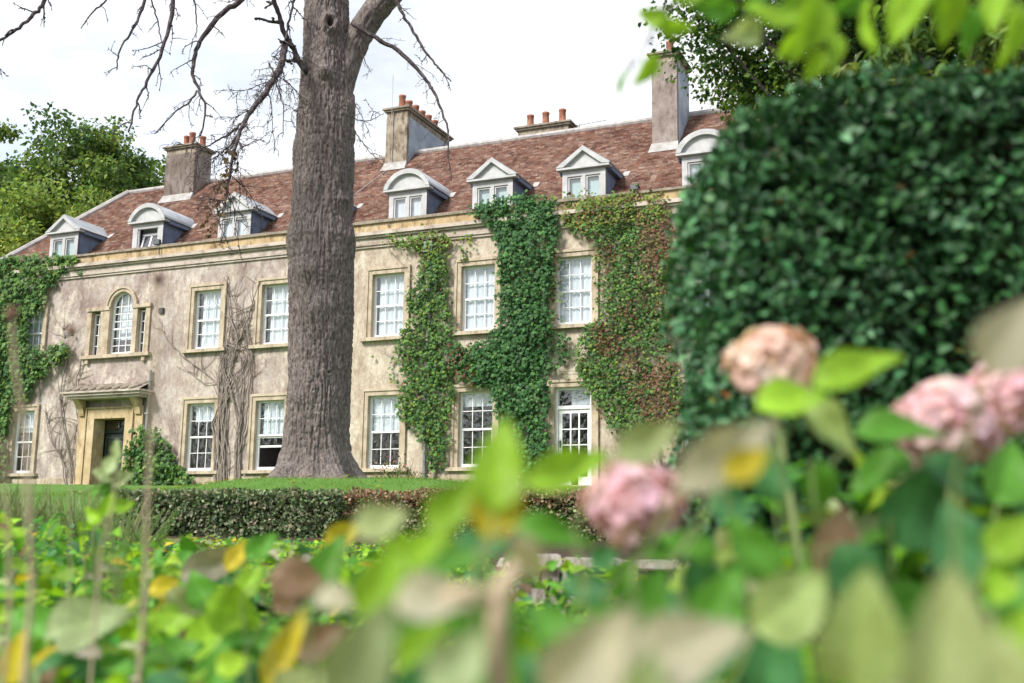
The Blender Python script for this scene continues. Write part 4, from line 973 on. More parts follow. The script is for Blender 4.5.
def hedge(name, label, x0, x1, y0, y1, zb, ztopf, n, size, colf, T=T_DIA, matn='hedgeleaf', thick=.10, inset=.09, wob=.05, rnd=.12, core_top=None):
    cx0, cy0 = (x0+x1)/2, (y0+y1)/2
    root = tag(empty(name, (cx0, cy0, zb)), label, 'hedge')
    # sample the box faces: front, back, ends, top
    zt = float(np.mean(ztopf(np.linspace(x0, x1, 9)))); hh = zt-zb
    ar = np.array([(x1-x0)*hh*1.6, (x1-x0)*hh*.15, (y1-y0)*hh, (y1-y0)*hh*.4, (x1-x0)*(y1-y0)]); cnt = (ar/ar.sum()*n).astype(int)
    Ps, Ns = [], []
    for k, c in enumerate(cnt):
        a_, b_ = rng.random(c), rng.random(c)
        X = x0+(x1-x0)*a_; zt_ = ztopf(X)
        if k < 2: P = np.stack([X, np.full(c, y0 if k == 0 else y1), zb+(zt_-zb)*b_], -1); N = np.tile([0, -1. if k == 0 else 1., 0], (c, 1))
        elif k < 4:
            xx = np.full(c, x0 if k == 2 else x1); P = np.stack([xx, y0+(y1-y0)*a_, zb+(ztopf(xx)-zb)*b_], -1); N = np.tile([-1. if k == 2 else 1., 0, 0], (c, 1))
        else: P = np.stack([X, y0+(y1-y0)*b_, zt_], -1); N = np.tile([0, 0, 1.], (c, 1))
        Ps.append(P); Ns.append(N)
    P, Nn = np.concatenate(Ps), np.concatenate(Ns); n = len(P)
    # round the edges: pull points near two faces inwards
    dx = np.minimum(P[:, 0]-x0, x1-P[:, 0]); dy = np.minimum(P[:, 1]-y0, y1-P[:, 1]); dz = ztopf(P[:, 0])-P[:, 2]
    cen = np.stack([np.clip(P[:, 0], x0+rnd, x1-rnd), np.clip(P[:, 1], y0+rnd, y1-rnd), np.minimum(P[:, 2], ztopf(P[:, 0])-rnd)], -1)
    dv = P-cen; Ld = np.linalg.norm(dv, axis=1)[:, None]; nn_ = np.where(Ld > 1e-6, dv/(Ld+1e-9), Nn); P = np.where(Ld > rnd, cen+nn_*rnd, P)
    lump = wob*((vnoise(P[:, 0]*4+P[:, 1]*3+20, P[:, 2]*4+20, 17)-.5)*1.3+(vnoise(P[:, 0]*2+P[:, 1]*1.5+8, P[:, 2]*2.2+3, 19)-.5)*1.2+(vnoise(P[:, 0]*11+P[:, 1]*9+20, P[:, 2]*11+20, 18)-.5)*.9)
    P = P+nn_*(lump-thick*rng.random(n)**1.6)[:, None]
    tip = nn_*.55+rng.normal(size=(n, 3))*.75+np.array([0, 0, .15]); nor = nn_+rng.normal(size=(n, 3))*.6+np.array([0, 0, .5])
    V, F, C = leaf_arrays(P-np.array([cx0, cy0, zb]), tip, nor, size*rng.uniform(.45, 1.55, n), T, colf(P, n))
    npmesh('foliage', V, F, M[matn], root, C)
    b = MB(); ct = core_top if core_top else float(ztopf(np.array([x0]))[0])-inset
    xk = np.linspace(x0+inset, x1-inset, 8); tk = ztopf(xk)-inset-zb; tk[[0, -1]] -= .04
    b.prism([(xk[0]-cx0, -.02)]+[(x_-cx0, t_) for x_, t_ in zip(xk, tk)]+[(xk[-1]-cx0, -.02)], y0+inset-cy0, y1-inset-cy0); b.build('shade_core', M['core'], root)  # solid near-black block: the shade inside the hedge put into its colour
    return root
hA, hB = at(128, 492, 13.6), at(345, 492, 13.6); hC = at(690, 490, 13.6)
def hc1(P, n):
    c = pick(n, [(.07, .125, .05), (.12, .19, .08), (.19, .24, .13), (.30, .33, .21), (.31, .26, .19)], [.24, .26, .22, .16, .12]); return c
def hc2(P, n):
    f = vnoise(P[:, 0]*1.2+7, P[:, 2]*2+3, 77); tp = P[:, 2] > 1.50
    c = pick(n, [(.11, .17, .065), (.20, .25, .10), (.28, .26, .15), (.37, .31, .22), (.20, .14, .085)], [.32, .28, .18, .14, .08]); r = pick(n, [(.30, .20, .12), (.24, .13, .08)])
    return np.where((tp & (rng.random(n) < .5))[:, None] | ((f > .72) & (rng.random(n) < .6))[:, None], r, c)
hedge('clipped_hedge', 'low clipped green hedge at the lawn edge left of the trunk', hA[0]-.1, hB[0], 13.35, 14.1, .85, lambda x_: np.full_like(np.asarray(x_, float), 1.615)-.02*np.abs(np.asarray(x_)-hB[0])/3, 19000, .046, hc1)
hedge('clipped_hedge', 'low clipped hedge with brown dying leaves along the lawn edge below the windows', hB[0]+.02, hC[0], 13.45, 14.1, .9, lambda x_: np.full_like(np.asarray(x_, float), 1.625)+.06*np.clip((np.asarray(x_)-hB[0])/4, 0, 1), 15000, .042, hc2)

# big dark hedge on the right
def hc3(P, n):
    f = .6*vnoise(P[:, 0]*5+11, P[:, 2]*5+4, 91)+.4*vnoise(P[:, 0]*13+11, P[:, 2]*13+4, 92)+.10*np.clip((.62-P[:, 0])/.2, 0, 1)  # last term: light from the left put into paler leaves at that end
    c = pick(n, [(.016, .060, .020), (.028, .098, .030), (.050, .150, .048)], [.36, .38, .26], .25)
    new = (rng.random(n) < np.clip((f-.50)*3.2, .02, .6)); c = np.where(new[:, None], pick(n, [(.055, .17, .07), (.10, .22, .11)], None, .25), c)
    o_ = rng.random(n) < .002
    return np.where(o_[:, None], pick(n, [(.35, .16, .05), (.28, .26, .06)]), c)
big_top = lambda x_: np.interp(np.asarray(x_, float), [.44, .55, .73, 1.17, 2.6], [2.05, 2.11, 2.17, 2.24, 2.30])
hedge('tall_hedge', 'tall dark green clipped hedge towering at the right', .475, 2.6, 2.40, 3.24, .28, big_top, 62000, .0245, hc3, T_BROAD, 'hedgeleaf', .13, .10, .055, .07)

# ------------------------------------------------------------------ broadleaf trees
def broadleaf(name, label, base, crown_c, crown_r, nclump, nleaf, lsize, cols, wts, seed, trunk_r=.3, clump_r=.9, flat=.75, T=T_DIA, lean=None, low_bias=0.):
    r_ = np.random.default_rng(seed); base = np.array(base, float); cc = np.array(crown_c, float); cr_ = np.array(crown_r, float)
    root = tag(empty(name, base), label, 'tree')
    d = unit(r_.normal(size=(nclump, 3))); rad_ = r_.random(nclump)**.42
    lump = .78+.45*vnoise(d[:, 0]*2.2+9, d[:, 2]*2.2+d[:, 1]*1.7+9, seed)
    cl = cc+d*cr_*(rad_*lump)[:, None]
    per = r_.integers(int(nleaf*.6), int(nleaf*1.4), nclump); idx = np.repeat(np.arange(nclump), per); n = len(idx)
    csz = clump_r*r_.uniform(.55, 1.25, nclump)
    off = unit(r_.normal(size=(n, 3)))*(r_.random(n)**.5)[:, None]*csz[idx][:, None]; off[:, 2] *= flat
    P = cl[idx]+off
    tip = off/ (csz[idx][:, None]) + r_.normal(size=(n, 3))*.6+np.array([0, 0, -.45]); nor = off/(csz[idx][:, None])*.5+r_.normal(size=(n, 3))*.55+np.array([0, 0, .8])
    shade = r_.choice(len(cols), nclump, p=np.array(wts)/sum(wts)); colarr = np.array(cols)
    sel = np.where(r_.random(n) < .68, shade[idx], r_.choice(len(cols), n, p=np.array(wts)/sum(wts)))
    C = np.clip(colarr[sel]*(1+.2*r_.normal(size=(n, 1)))*(1+.06*r_.normal(size=(n, 3))), .004, .8)
    V, F, C = leaf_arrays(P-base, tip, nor, lsize*r_.uniform(.6, 1.35, n), T, C)
    npmesh('crown', V, F, M['treeleaf'], root, C)
    b = MB(); top = cc-base
    mid = top*np.array([.7, .7, .45])
    b.tube([(0, 0, -.1), tuple(mid*.5), tuple(mid), tuple(top)], [trunk_r*1.3, trunk_r, trunk_r*.8, trunk_r*.25], 9)
    pick_ = r_.choice(nclump, min(nclump, 34), replace=False)
    for i in pick_:
        e1 = cl[i]-base; s0 = np.array([*(top[:2]*.8), 0])+np.array([0, 0, min(top[2]*.95, e1[2]*.62)]); m_ = (s0+e1)/2+np.array([0, 0, -.15*np.linalg.norm(e1-s0)*.3])
        b.tube([s0, m_, e1], [trunk_r*.32, trunk_r*.18, trunk_r*.06], 5)
    b.build('trunk', M['twig'], root, True)
    return root
TG = [(.055, .11, .04), (.095, .17, .055), (.14, .225, .07), (.22, .30, .08)]
def bgtree(name, label, px, py_c, d, rx, rz, **kw):
    c = at(px, py_c, d); broadleaf(name, label, (c[0], c[1], 2.3), c, (rx, rx*.9, rz), **kw)
bgtree('broadleaf_tree', 'large dense green tree behind the left end of the roof', 72, 222, 47, 4.5, 4.0, nclump=230, nleaf=210, lsize=.20, cols=TG, wts=[.3, .38, .24, .08], seed=3, clump_r=1.0)
bgtree('broadleaf_tree', 'yellow-green bushy tree in front of the larger tree at the roof end', 66, 248, 43, 3.0, 2.5, nclump=130, nleaf=170, lsize=.18, cols=[(.19, .29, .085), (.25, .35, .095), (.33, .40, .11), (.11, .20, .065)], wts=[.3, .35, .22, .13], seed=5, clump_r=.8)
bgtree('broadleaf_tree', 'dark green tree cut off by the left edge beyond the roof', -30, 245, 52, 4.6, 4.0, nclump=170, nleaf=170, lsize=.21, cols=TG, wts=[.45, .35, .15, .05], seed=8, clump_r=1.1)
bgtree('broadleaf_tree', 'green tree showing over the roof end beside the left chimney', 128, 222, 55, 4.2, 3.7, nclump=120, nleaf=170, lsize=.21, cols=TG, wts=[.25, .4, .25, .1], seed=12, clump_r=1.0)
# trees across the garden to the left: what the lower windows mirror
for k, (x_, y_, r_, zt_, lab) in enumerate(((-44, -26, 6.5, 14, 'broad garden tree far to the left, mirrored in the middle sash windows'), (-53, -16, 6, 12.5, 'round garden tree far to the left, mirrored in the lower windows by the trunk'), (-61, -6, 6.5, 14.5, 'tall garden tree far to the left, mirrored in the sash windows near the door'), (-36, -36, 7, 13.5, 'wide garden tree far behind to the left, mirrored in the glazed garden door'), (-70, 6, 6.5, 13.5, 'dense garden tree far to the left, mirrored in the windows beside the ivy'))):
    broadleaf('broadleaf_tree', lab, (x_, y_, 0), (x_, y_, zt_*.55), (r_, r_, zt_*.48), 90, 60, .55, TG, [.5, .3, .15, .05], 60+k, .35, 1.7)
# tree above the tall hedge: small crisp leaves
c = at(900, 20, 11.0)
broadleaf('broadleaf_tree', 'green tree with small leaves rising behind the tall hedge', (c[0]+.3, c[1], .8), c, (2.0, 1.8, 1.15), 250, 280, .058, [(.03, .07, .025), (.06, .14, .035), (.13, .23, .05), (.22, .32, .06)], [.3, .32, .24, .14], 21, .18, .42)
c = at(1010, 40, 6.2)
broadleaf('broadleaf_tree', 'pale green tree with narrow drooping leaves above the right of the hedge', (c[0]+.6, c[1], .6), c, (.85, .7, .45), 46, 70, .10, [(.08, .15, .04), (.16, .25, .06), (.25, .33, .10)], [.4, .4, .2], 23, .08, .2, T=T_LONG)

# ------------------------------------------------------------------ low dry stone wall between the beds
wl0, wl1 = at(548, 560, 6.0), at(700, 560, 6.0)
sw = tag(empty('stone_wall', ((wl0[0]+wl1[0])/2, 6.2, .45)), 'low pale dry stone wall seen through the flowers', 'wall')
b = MB(); rs = random.Random(5)
L0, L1 = wl0[0]-.25-(wl0[0]+wl1[0])/2, wl1[0]+.3-(wl0[0]+wl1[0])/2
for row in range(5):
    x = L0; z0_ = .02+row*.095
    while x < L1:
        ln = rs.uniform(.10, .26); d_ = rs.uniform(-.03, .02)
        b.frust(x, min(x+ln-.012, L1), -.22+d_, .2+d_, z0_, z0_+.085+rs.uniform(-.012, .006), .010); x += ln
b.build('stones', M['drywall'], sw)
b = MB(); x = L0-.03
while x < L1:
    ln = rs.uniform(.12, .34); b.frust(x, min(x+ln-.014, L1+.03), -.27+rs.uniform(-.05, .03), .24, .498, .545+rs.uniform(-.025, .022), .018); x += ln
b.build('cap_stones', M['drywall'], sw)

# ------------------------------------------------------------------ plants of the flower bed in front
G_MID, G_LIME, G_BLUE, G_YEL, G_BEI, G_OLV, G_BRN, G_PALE = (.12, .33, .045), (.30, .53, .045), (.085, .26, .10), (.58, .48, .04), (.50, .47, .36), (.36, .42, .20), (.28, .18, .12), (.42, .52, .28)
CK = dict(q=(.40, .52, .20), m=G_MID, l=G_LIME, b=G_BLUE, y=G_YEL, e=G_BEI, o=G_OLV, r=G_BRN, p=G_PALE)
def rnd3(s=1.): return rng.normal(size=3)*s
def hand(leaves, root_xy):
    """leaves given as (px, py, distance, length in px, screen angle, colour, width, tilt); petioles run down to the plant's foot"""
    P, TP, NO, SZ, CL, WD = [], [], [], [], [], []
    for (px_, py_, d, ln, an, ck, wd, ti) in leaves:
        q = R_(an); tip = math.cos(q)*RT+math.sin(q)*UP+FW*rng.normal()*.25; tip /= np.linalg.norm(tip)
        L = ln/FPX*d; c_ = at(px_, py_, d)
        nor = -FW*math.cos(R_(ti))+np.array([0, 0, 1.])*math.sin(R_(ti))+rnd3(.15)
        P.append(c_-tip*L*.5); TP.append(tip); NO.append(nor); SZ.append(L); WD.append(wd); CL.append(np.array(CK[ck])*(1+.12*rng.normal()))
    P, TP, NO = map(np.array, (P, TP, NO)); n = len(P)
    arr = leaf_arrays(P, TP, NO, np.array(SZ), T_BIG, np.clip(np.array(CL), .01, .8), np.array(WD))
    sm = []
    for p, t in zip(P, TP):
        foot = np.array([root_xy[0]+rng.normal()*.04, root_xy[1]+rng.normal()*.04, float(gz(root_xy[0], root_xy[1]))])
        k1 = p-t*.05+np.array([0, 0, -.05]); k2 = (k1+foot)/2+np.array([(p[0]-foot[0])*.18, (p[1]-foot[1])*.18+.03, .02])
        sm.append(np.array([p, k1, k2, foot]))
    return arr, sm
def dome(cx, cy, r, ztop, n, size, cols, wts, T=T_BROAD, zlow=.25, up=.3, seedy=None):
    z0_ = float(gz(cx, cy)); h = ztop-z0_
    th_ = rng.uniform(0, 2*math.pi, n); ph = rng.random(n); rr_ = (.55+.45*rng.random(n)**.5)
    ct = rng.uniform(-.1, 1, n); st = np.sqrt(np.clip(1-ct*ct, 0, 1))
    out = np.stack([st*np.cos(th_), st*np.sin(th_), ct], -1)
    P = np.array([cx, cy, z0_+h*zlow])+out*rr_[:, None]*np.array([r, r, h*(1-zlow)])
    tip = out*np.array([1, 1, .2])+rng.normal(size=(n, 3))*.4+np.array([0, 0, -.25]); nor = out*.6+rng.normal(size=(n, 3))*.35+np.array([0, 0, 1.0-up])
    return leaf_arrays(P, tip, nor, size*rng.uniform(.55, 1.25, n), T, pick(n, [CK[c] for c in cols], wts)), P
def head_mesh(c_, r, cols, parent, base):
    n = 95; i = np.arange(n)+.5; ph = np.arccos(1-1.72*i/n); th_ = math.pi*(1+5**.5)*i
    out = np.stack([np.cos(th_)*np.sin(ph), np.sin(th_)*np.sin(ph), np.cos(ph)], -1)
    out = unit(out+rng.normal(size=out.shape)*.07)
    TP = (np.array([(0, 0, 0), (.40, .25, .04), (.50, .62, .10), (.26, .95, .06), (-.26, .95, .06), (-.50, .62, .10), (-.40, .25, .04)]), [np.array([(0, 1, 2), (0, 2, 3), (0, 3, 4), (0, 4, 5), (0, 5, 6)])])
    items = []
    a0 = unit(np.cross(out, np.array([.3, .2, 1.]))); b0 = np.cross(out, a0); spin = rng.uniform(0, 6.28, n)
    fc = .55*pick(n, cols, None, .06)+.45*np.mean(np.array(cols), 0); lumpy = r*(1+rng.normal(size=n)*.07)*(1+.10*np.sin(out[:, 0]*6+out[:, 2]*5))
    for k in range(4):
        q = spin+k*math.pi/2; tip = a0*np.cos(q)[:, None]+b0*np.sin(q)[:, None]+out*.28
        items.append(leaf_arrays(c_-base+out*lumpy[:, None]*np.array([1, 1, .86]), tip, out+rng.normal(size=out.shape)*.15, np.full(n, r*.33)*rng.uniform(.8, 1.15, n), TP, np.clip(fc*(1+.08*rng.normal(size=(n, 1))), 0, .95)))
    V, F, C = join_arrays(items); o = npmesh('flower_head', V, F, M['petal'], parent, C)
    g_ = MB(); g_.lathe([(r*.1, -r*.75), (r*.55, -r*.5), (r*.72, 0), (r*.5, r*.45), (r*.05, r*.6)], tuple(c_-base), 10); g_.build('flower_core', M['petal_core'], o, True)
    return o
M['petal_core'] = mat_simple('pink_flower_base', (.50, .28, .30), (.60, .36, .38), 20, .9, .3)
def plant(name, label, cat, root_xy, arrs, stems, heads=(), group=None, stem_r=.0019, leafmat='bedleaf'):
    base = np.array([root_xy[0], root_xy[1], float(gz(*root_xy))])
    root = tag(empty(name, base), label, cat, group)
    V, F, C = join_arrays(arrs); npmesh('foliage', V-base, F, M[leafmat], root, C, True)
    b = MB()
    for q in stems:
        tt = np.linspace(0, len(q)-1, 10); qq = np.stack([np.interp(tt, range(len(q)), np.asarray(q)[:, k]) for k in range(3)], -1); b.tube(qq-base, np.linspace(stem_r*.8, stem_r*1.5, 10), 5)
    for c_, r, cols in heads:
        c_ = np.array(c_); b.tube([base-base+np.array([0, 0, 0]), (base*.4+c_*.6)-base+np.array([0, .03, -.1]), c_-base+np.array([0, 0, -r*.7])], [.008, .006, .005], 6)
    if b.v: b.build('stem', M['stem'], root, True)
    for c_, r, cols in heads: head_mesh(np.array(c_), r, cols, root, base)
    return root
PINK = [(.70, .42, .50), (.74, .50, .57), (.78, .60, .63), (.66, .37, .46)]
PEACH = [(.76, .52, .47), (.80, .61, .55), (.70, .43, .41), (.82, .70, .64)]

# right-hand hydrangea with two or three heads
HB = (.62, 1.75)
lv = [(795, 397, 1.35, 85, 18, 'l', .8, 35), (858, 366, 1.35, 100, 28, 'l', .65, 30), (834, 428, 1.4, 80, -35, 'q', .9, 25), (898, 428, 1.45, 85, 12, 'm', .8, 40), (918, 505, 1.5, 95, 62, 'b', 1.0, 20),
      (795, 602, 1.15, 100, 35, 'q', 1.0, 30), (837, 545, 1.4, 80, 80, 'r', .9, 20), (1015, 535, 1.2, 70, 40, 'l', .9, 40), (1000, 575, 1.2, 60, 70, 'l', .9, 30), (753, 548, 1.3, 75, 120, 'm', .9, 30), (720, 600, 1.25, 80, 60, 'm', .9, 35),
      (880, 470, 1.5, 70, 200, 'm', .9, 45), (960, 480, 1.5, 80, -20, 'b', .9, 35), (1010, 470, 1.5, 80, 60, 'm', .9, 30), (860, 580, 1.3, 80, -60, 'b', 1, 25), (960, 545, 1.3, 90, 100, 'b', 1, 25), (735, 505, 1.4, 60, 10, 'b', 1, 30), (770, 470, 1.4, 60, 100, 'b', 1, 30), (1020, 640, 1., 80, 60, 'l', 1, 30), (700, 660, 1.2, 90, 30, 'b', 1, 30), (775, 660, 1.2, 90, 80, 'b', 1, 35), (820, 490, 1.45, 60, -80, 'm', .9, 30), (690, 545, 1.4, 60, 150, 'm', .9, 30)]
arr, sm = hand(lv, HB); dm, _ = dome(.80, 1.76, .53, 1.25, 620, .105, 'bmlpo', [.14, .40, .24, .16, .06]); dm2, _ = dome(.60, 1.96, .40, 1.27, 460, .10, 'bmlpo', [.16, .42, .22, .14, .06])
plant('hydrangea_bush', 'leafy hydrangea with peach and pink flower heads in front of the tall hedge', 'hydrangea', HB, [arr, dm, dm2], sm, [(at(772, 366, 1.7), .058, PEACH), (at(948, 424, 1.6), .064, PINK), (at(1004, 402, 1.7), .060, PINK)])
# near dying leaves of a second hydrangea at lower right
HN = (.30, .80)
lv = [(732, 450, 1.0, 150, 33, 'e', .5, 15), (748, 462, .94, 60, 30, 'y', .8, 20), (1012, 334, .9, 90, 60, 'e', 1.0, 15), (862, 636, .85, 125, 85, 'q', 1.05, 20), (950, 640, .72, 150, 75, 'o', .9, 20), (1015, 695, .66, 120, 100, 'o', 1, 25), (592, 660, .76, 130, 48, 'e', .9, 30), (688, 648, .8, 125, 28, 'e', .9, 30), (645, 700, .7, 100, 70, 'p', 1, 30), (650, 440, 1.15, 75, 28, 'o', .75, 20)]
arr, sm = hand(lv, HN)
plant('hydrangea_bush', 'close hydrangea with large fading beige and olive leaves at the lower right', 'hydrangea', HN, [arr], sm, stem_r=.002)
# middle hydrangea: pink head at the centre right and bright leaves
HA = (.10, 1.45)
lv = [(646, 602, 1.3, 75, 60, 'm', .95, 30), (665, 548, 1.45, 50, 10, 'm', .9, 30), (572, 466, 1.25, 105, 22, 'l', .55, 25), (553, 532, 1.25, 85, -6, 'm', .55, 40), (606, 556, 1.5, 40, 40, 'b', .9, 30), (585, 588, 1.5, 55, 160, 'b', .9, 30), (625, 575, 1.5, 45, 70, 'm', .9, 30), (700, 575, 1.5, 60, 80, 'b', .9, 30), (665, 605, 1.4, 60, 120, 'b', .9, 30), (610, 620, 1.4, 60, 30, 'm', .9, 30)]
arr, sm = hand(lv, HA); dm, _ = dome(.06, 1.40, .26, .90, 110, .09, 'mlpbo', [.36, .24, .16, .14, .1])
plant('hydrangea_bush', 'hydrangea with a single mauve pink flower head in the middle of the border', 'hydrangea', HA, [arr, dm], sm, [(at(636, 506, 1.5), .058, PINK)])
HC = (-.06, 1.15)
lv = [(499, 462, 1.0, 100, 84, 'l', .8, 15), (500, 497, 1.0, 85, 70, 'y', .9, 20), (455, 503, 1.0, 75, 40, 'l', .8, 30), (409, 556, .95, 100, 42, 'l', .7, 30), (480, 548, 1.3, 60, 20, 'b', 1, 25), (383, 580, .95, 90, 60, 'l', .8, 25), (438, 597, .85, 90, 10, 'e', .9, 35), (422, 645, 1.0, 70, 50, 'l', .8, 30), (522, 658, 1.0, 80, 80, 'l', .7, 30), (461, 660, .8, 90, 40, 'p', .9, 30), (363, 655, .8, 110, 60, 'p', .9, 25), (530, 560, .85, 70, -60, 'e', .6, 10), (383, 520, 1.1, 62, 25, 'o', .9, 15), (340, 600, 1.1, 60, 0, 'e', .8, 45), (440, 560, 1.1, 90, 15, 'm', .8, 40), (500, 610, 1., 70, 100, 'm', .8, 30), (550, 625, 1., 80, 140, 'm', .8, 30), (465, 620, 1.05, 70, -40, 'm', .9, 30), (390, 625, 1.1, 80, 130, 'm', .9, 30), (480, 690, .9, 100, 60, 'm', .9, 30), (545, 690, .9, 90, 120, 'b', .9, 30), (420, 690, .9, 90, 60, 'b', .9, 30)]
arr, sm = hand(lv, HC); dm, _ = dome(-.05, 1.1, .26, .98, 120, .08, 'mlpye', [.34, .34, .18, .06, .08])
pl = plant('border_shrub', 'bright lime and yellow leaved shrub with brown stems at the bottom centre', 'shrub', HC, [arr, dm], sm)
b = MB(); bz_ = np.array([HC[0], HC[1], float(gz(*HC))])
b.tube([at(533, 545, .9)-bz_, at(520, 565, .88)-bz_, at(500, 590, .86)-bz_, at(497, 640, .86)-bz_, at(500, 720, .9)-bz_, (0, 0, 0)], [.008, .009, .008, .009, .009, .01], 7)
b.tube([at(497, 600, .86)-bz_, at(468, 592, .86)-bz_, at(430, 600, .86)-bz_], [.007, .007, .004], 7)
b.build('woody_stem', M['drystem'], pl, True)

# left part of the bed: nearer plants one by one, the rest as one mass
far = lambda rows: [(x_, y_, d*1.4, l_, *r_) for x_, y_, d, l_, *r_ in rows]
lv = [(86, 622, 1.5, 85, 20, 'p', .95, 30), (62, 665, 1.5, 80, 10, 'b', .9, 40), (15, 657, 1.3, 55, 80, 'y', .8, 20), (113, 672, 1.5, 70, 30, 'm', .9, 35), (168, 661, 1.5, 70, 40, 'm', 1, 30), (30, 625, 1.6, 70, 150, 'm', 1, 35), (130, 640, 1.7, 60, 60, 'l', .9, 30)]
arr, sm = hand(far(lv), (-0.87, 2.24)); plant('border_plant', 'low broad-leaved plant with one yellow leaf in the bottom left corner', 'plant', (-0.87, 2.24), [arr], sm)
lv = [(164, 628, 1.7, 60, 30, 'l', 1, 30), (234, 612, 1.6, 60, -20, 'l', 1.2, 20), (200, 640, 1.6, 60, 200, 'l', 1.1, 30), (250, 580, 1.8, 40, 60, 'l', 1, 30), (250, 650, 1.5, 70, 30, 'm', 1, 30), (215, 675, 1.4, 70, 80, 'm', 1, 30), (200, 590, 1.9, 45, 120, 'm', 1, 30)]
arr, sm = hand(far(lv), (-0.59, 2.31)); plant('border_plant', 'fresh bright green low plant beside the yellow vertical leaf', 'plant', (-0.59, 2.31), [arr], sm)
lv = [(286, 645, 1.15, 90, 64, 'y', .5, 20), (299, 580, 1.3, 62, -10, 'r', 1.0, 25), (292, 596, 1.32, 45, 30, 'r', 1, 20), (320, 640, 1.2, 60, 30, 'r', .9, 30), (330, 560, 1.4, 55, 70, 'm', .9, 25), (345, 533, 1.5, 45, 30, 'y', .8, 20), (262, 545, 1.8, 40, 40, 'm', .9, 25), (300, 690, 1.1, 80, 40, 'o', .9, 30)]
arr, sm = hand(far(lv), (-0.31, 1.82)); plant('border_plant', 'plant with a curled brown withered leaf left of centre', 'plant', (-0.31, 1.82), [arr], sm)
lv = [(218, 563, 2.0, 80, 20, 'e', .6, 30), (168, 587, 2.0, 40, 10, 'y', .8, 30), (240, 552, 2.0, 45, 60, 'y', .7, 30), (200, 575, 2.0, 50, 190, 'm', .9, 40), (188, 605, 1.9, 50, -30, 'o', .8, 30)]
arr, sm = hand(far(lv), (-0.77, 2.87)); plant('border_plant', 'plant with a tan arching leaf and a small yellow leaf in the left bed', 'plant', (-0.77, 2.87), [arr], sm)

fills = [  # x, y, radius, top z, n, size, colours, weights, template, label
    (-2.05, 5.2, .55, 1.20, 120, .12, 'lmb', [.5, .4, .1], T_BROAD, 'mounded fresh green plant in the left bed just below the front door'),
    (-1.35, 4.6, .45, 1.10, 110, .11, 'mlo', [.5, .4, .1], T_BROAD, 'mid green leafy clump left of the pale stalk in the bed'),
    (-2.75, 6.2, .6, 1.26, 130, .12, 'mbl', [.5, .3, .2], T_BROAD, 'tall green clump at the left edge of the bed'),
    (-1.15, 3.3, .40, 1.02, 90, .12, 'loy', [.5, .3, .2], T_BROAD, 'yellowing broad-leaved clump in the middle of the left bed'),
    (-.80, 4.4, .42, 1.07, 110, .10, 'bml', [.5, .3, .2], T_LOBE, 'blue-green clump with lobed leaves below the green hedge'),
    (-.30, 3.2, .35, .98, 80, .11, 'lme', [.4, .4, .2], T_BROAD, 'light green clump right of the withered brown leaf'),
    (-1.75, 3.6, .45, 1.03, 100, .12, 'mle', [.5, .35, .15], T_BROAD, 'green clump with a few dry leaves near the left edge'),
    (-.95, 2.4, .35, .92, 70, .11, 'mpl', [.5, .2, .3], T_BROAD, 'low grey-green clump behind the bottom left plant'),
    (-.20, 2.3, .30, .90, 60, .10, 'mlb', [.5, .3, .2], T_BROAD, 'small mid green clump near the bottom centre'),
    (-.05, 4.8, .40, 1.05, 90, .10, 'bmo', [.5, .3, .2], T_LOBE, 'dark lobed-leaf clump left of the low stone wall'),
]
for k, (x_, y_, r_, zt_, n_, s_, cs, ws, T, lab) in enumerate(fills):
    dm, P = dome(x_, y_, r_, zt_, n_, s_, cs, ws, T)
    z0_ = float(gz(x_, y_)); st = [np.array([p, (p+np.array([x_, y_, z0_]))/2+np.array([0, 0, .05]), (x_, y_, z0_)]) for p in P[::4]]
    plant('border_plant', lab, 'plant', (x_, y_), [dm], st, group='plants of the left bed', stem_r=.003)
# undergrowth: leaves of many low plants, uncountable
n = 15000
yy = 1.5+rng.random(n)**.8*10.0; xx = (rng.uniform(-.56, .12, n))*yy
ok = ~((xx > -.02*yy) & (yy > 5.2)); xx, yy = xx[ok], yy[ok]; n = len(xx)
tp = np.interp(yy, [1.5, 2, 4, 6, 9, 12], [.80, .84, .95, .99, 1.01, 1.03])+.14*(vnoise(xx*2.4+40, yy*2.4, 55)-.5)+np.clip((-.30-xx/yy), 0, .3)*.9*(yy > 4.5)
zz_ = gz(xx, yy)+(tp-gz(xx, yy))*rng.random(n)**.45
P = np.stack([xx, yy, zz_], -1); kind = vnoise(xx*1.7+9, yy*1.7+3, 61)
col = np.where((kind > .55)[:, None], pick(n, [G_LIME, G_MID, G_YEL, G_OLV, G_PALE], [.52, .22, .08, .10, .08], .3), pick(n, [G_MID, G_BLUE, G_LIME, G_BRN], [.40, .28, .24, .08], .3))
tip = rng.normal(size=(n, 3))*np.array([1, 1, .4])+np.array([0, 0, -.1]); nor = rng.normal(size=(n, 3))*.5+np.array([0, -.35, 1.])
V, F, C = leaf_arrays(P, tip, nor, rng.uniform(.03, .085, n), T_BROAD, col, rng.uniform(.8, 1.3, n))
tag(npmesh('undergrowth', V, F, M['bedleaf'], None, C, True), 'mass of low leafy ground cover filling the flower bed', 'ground cover', kind='stuff')
n = 1250
yy = rng.uniform(1.6, 4.6, n); xx = rng.uniform(-.56, -.03, n)*yy
tp = np.interp(yy, [1.35, 2, 3, 4.2], [.79, .87, .98, 1.02])+.10*(vnoise(xx*2.4+40, yy*2.4, 55)-.5)
P = np.stack([xx, yy, tp-.26*rng.random(n)], -1); kind = vnoise(xx*2.6+9, yy*2.6+3, 62)
col = np.where((kind > .5)[:, None], pick(n, [G_LIME, G_MID, G_PALE, G_YEL, G_BEI], [.46, .24, .16, .08, .06], .25), pick(n, [G_MID, G_BLUE, G_LIME, G_OLV], [.42, .26, .22, .10], .25))
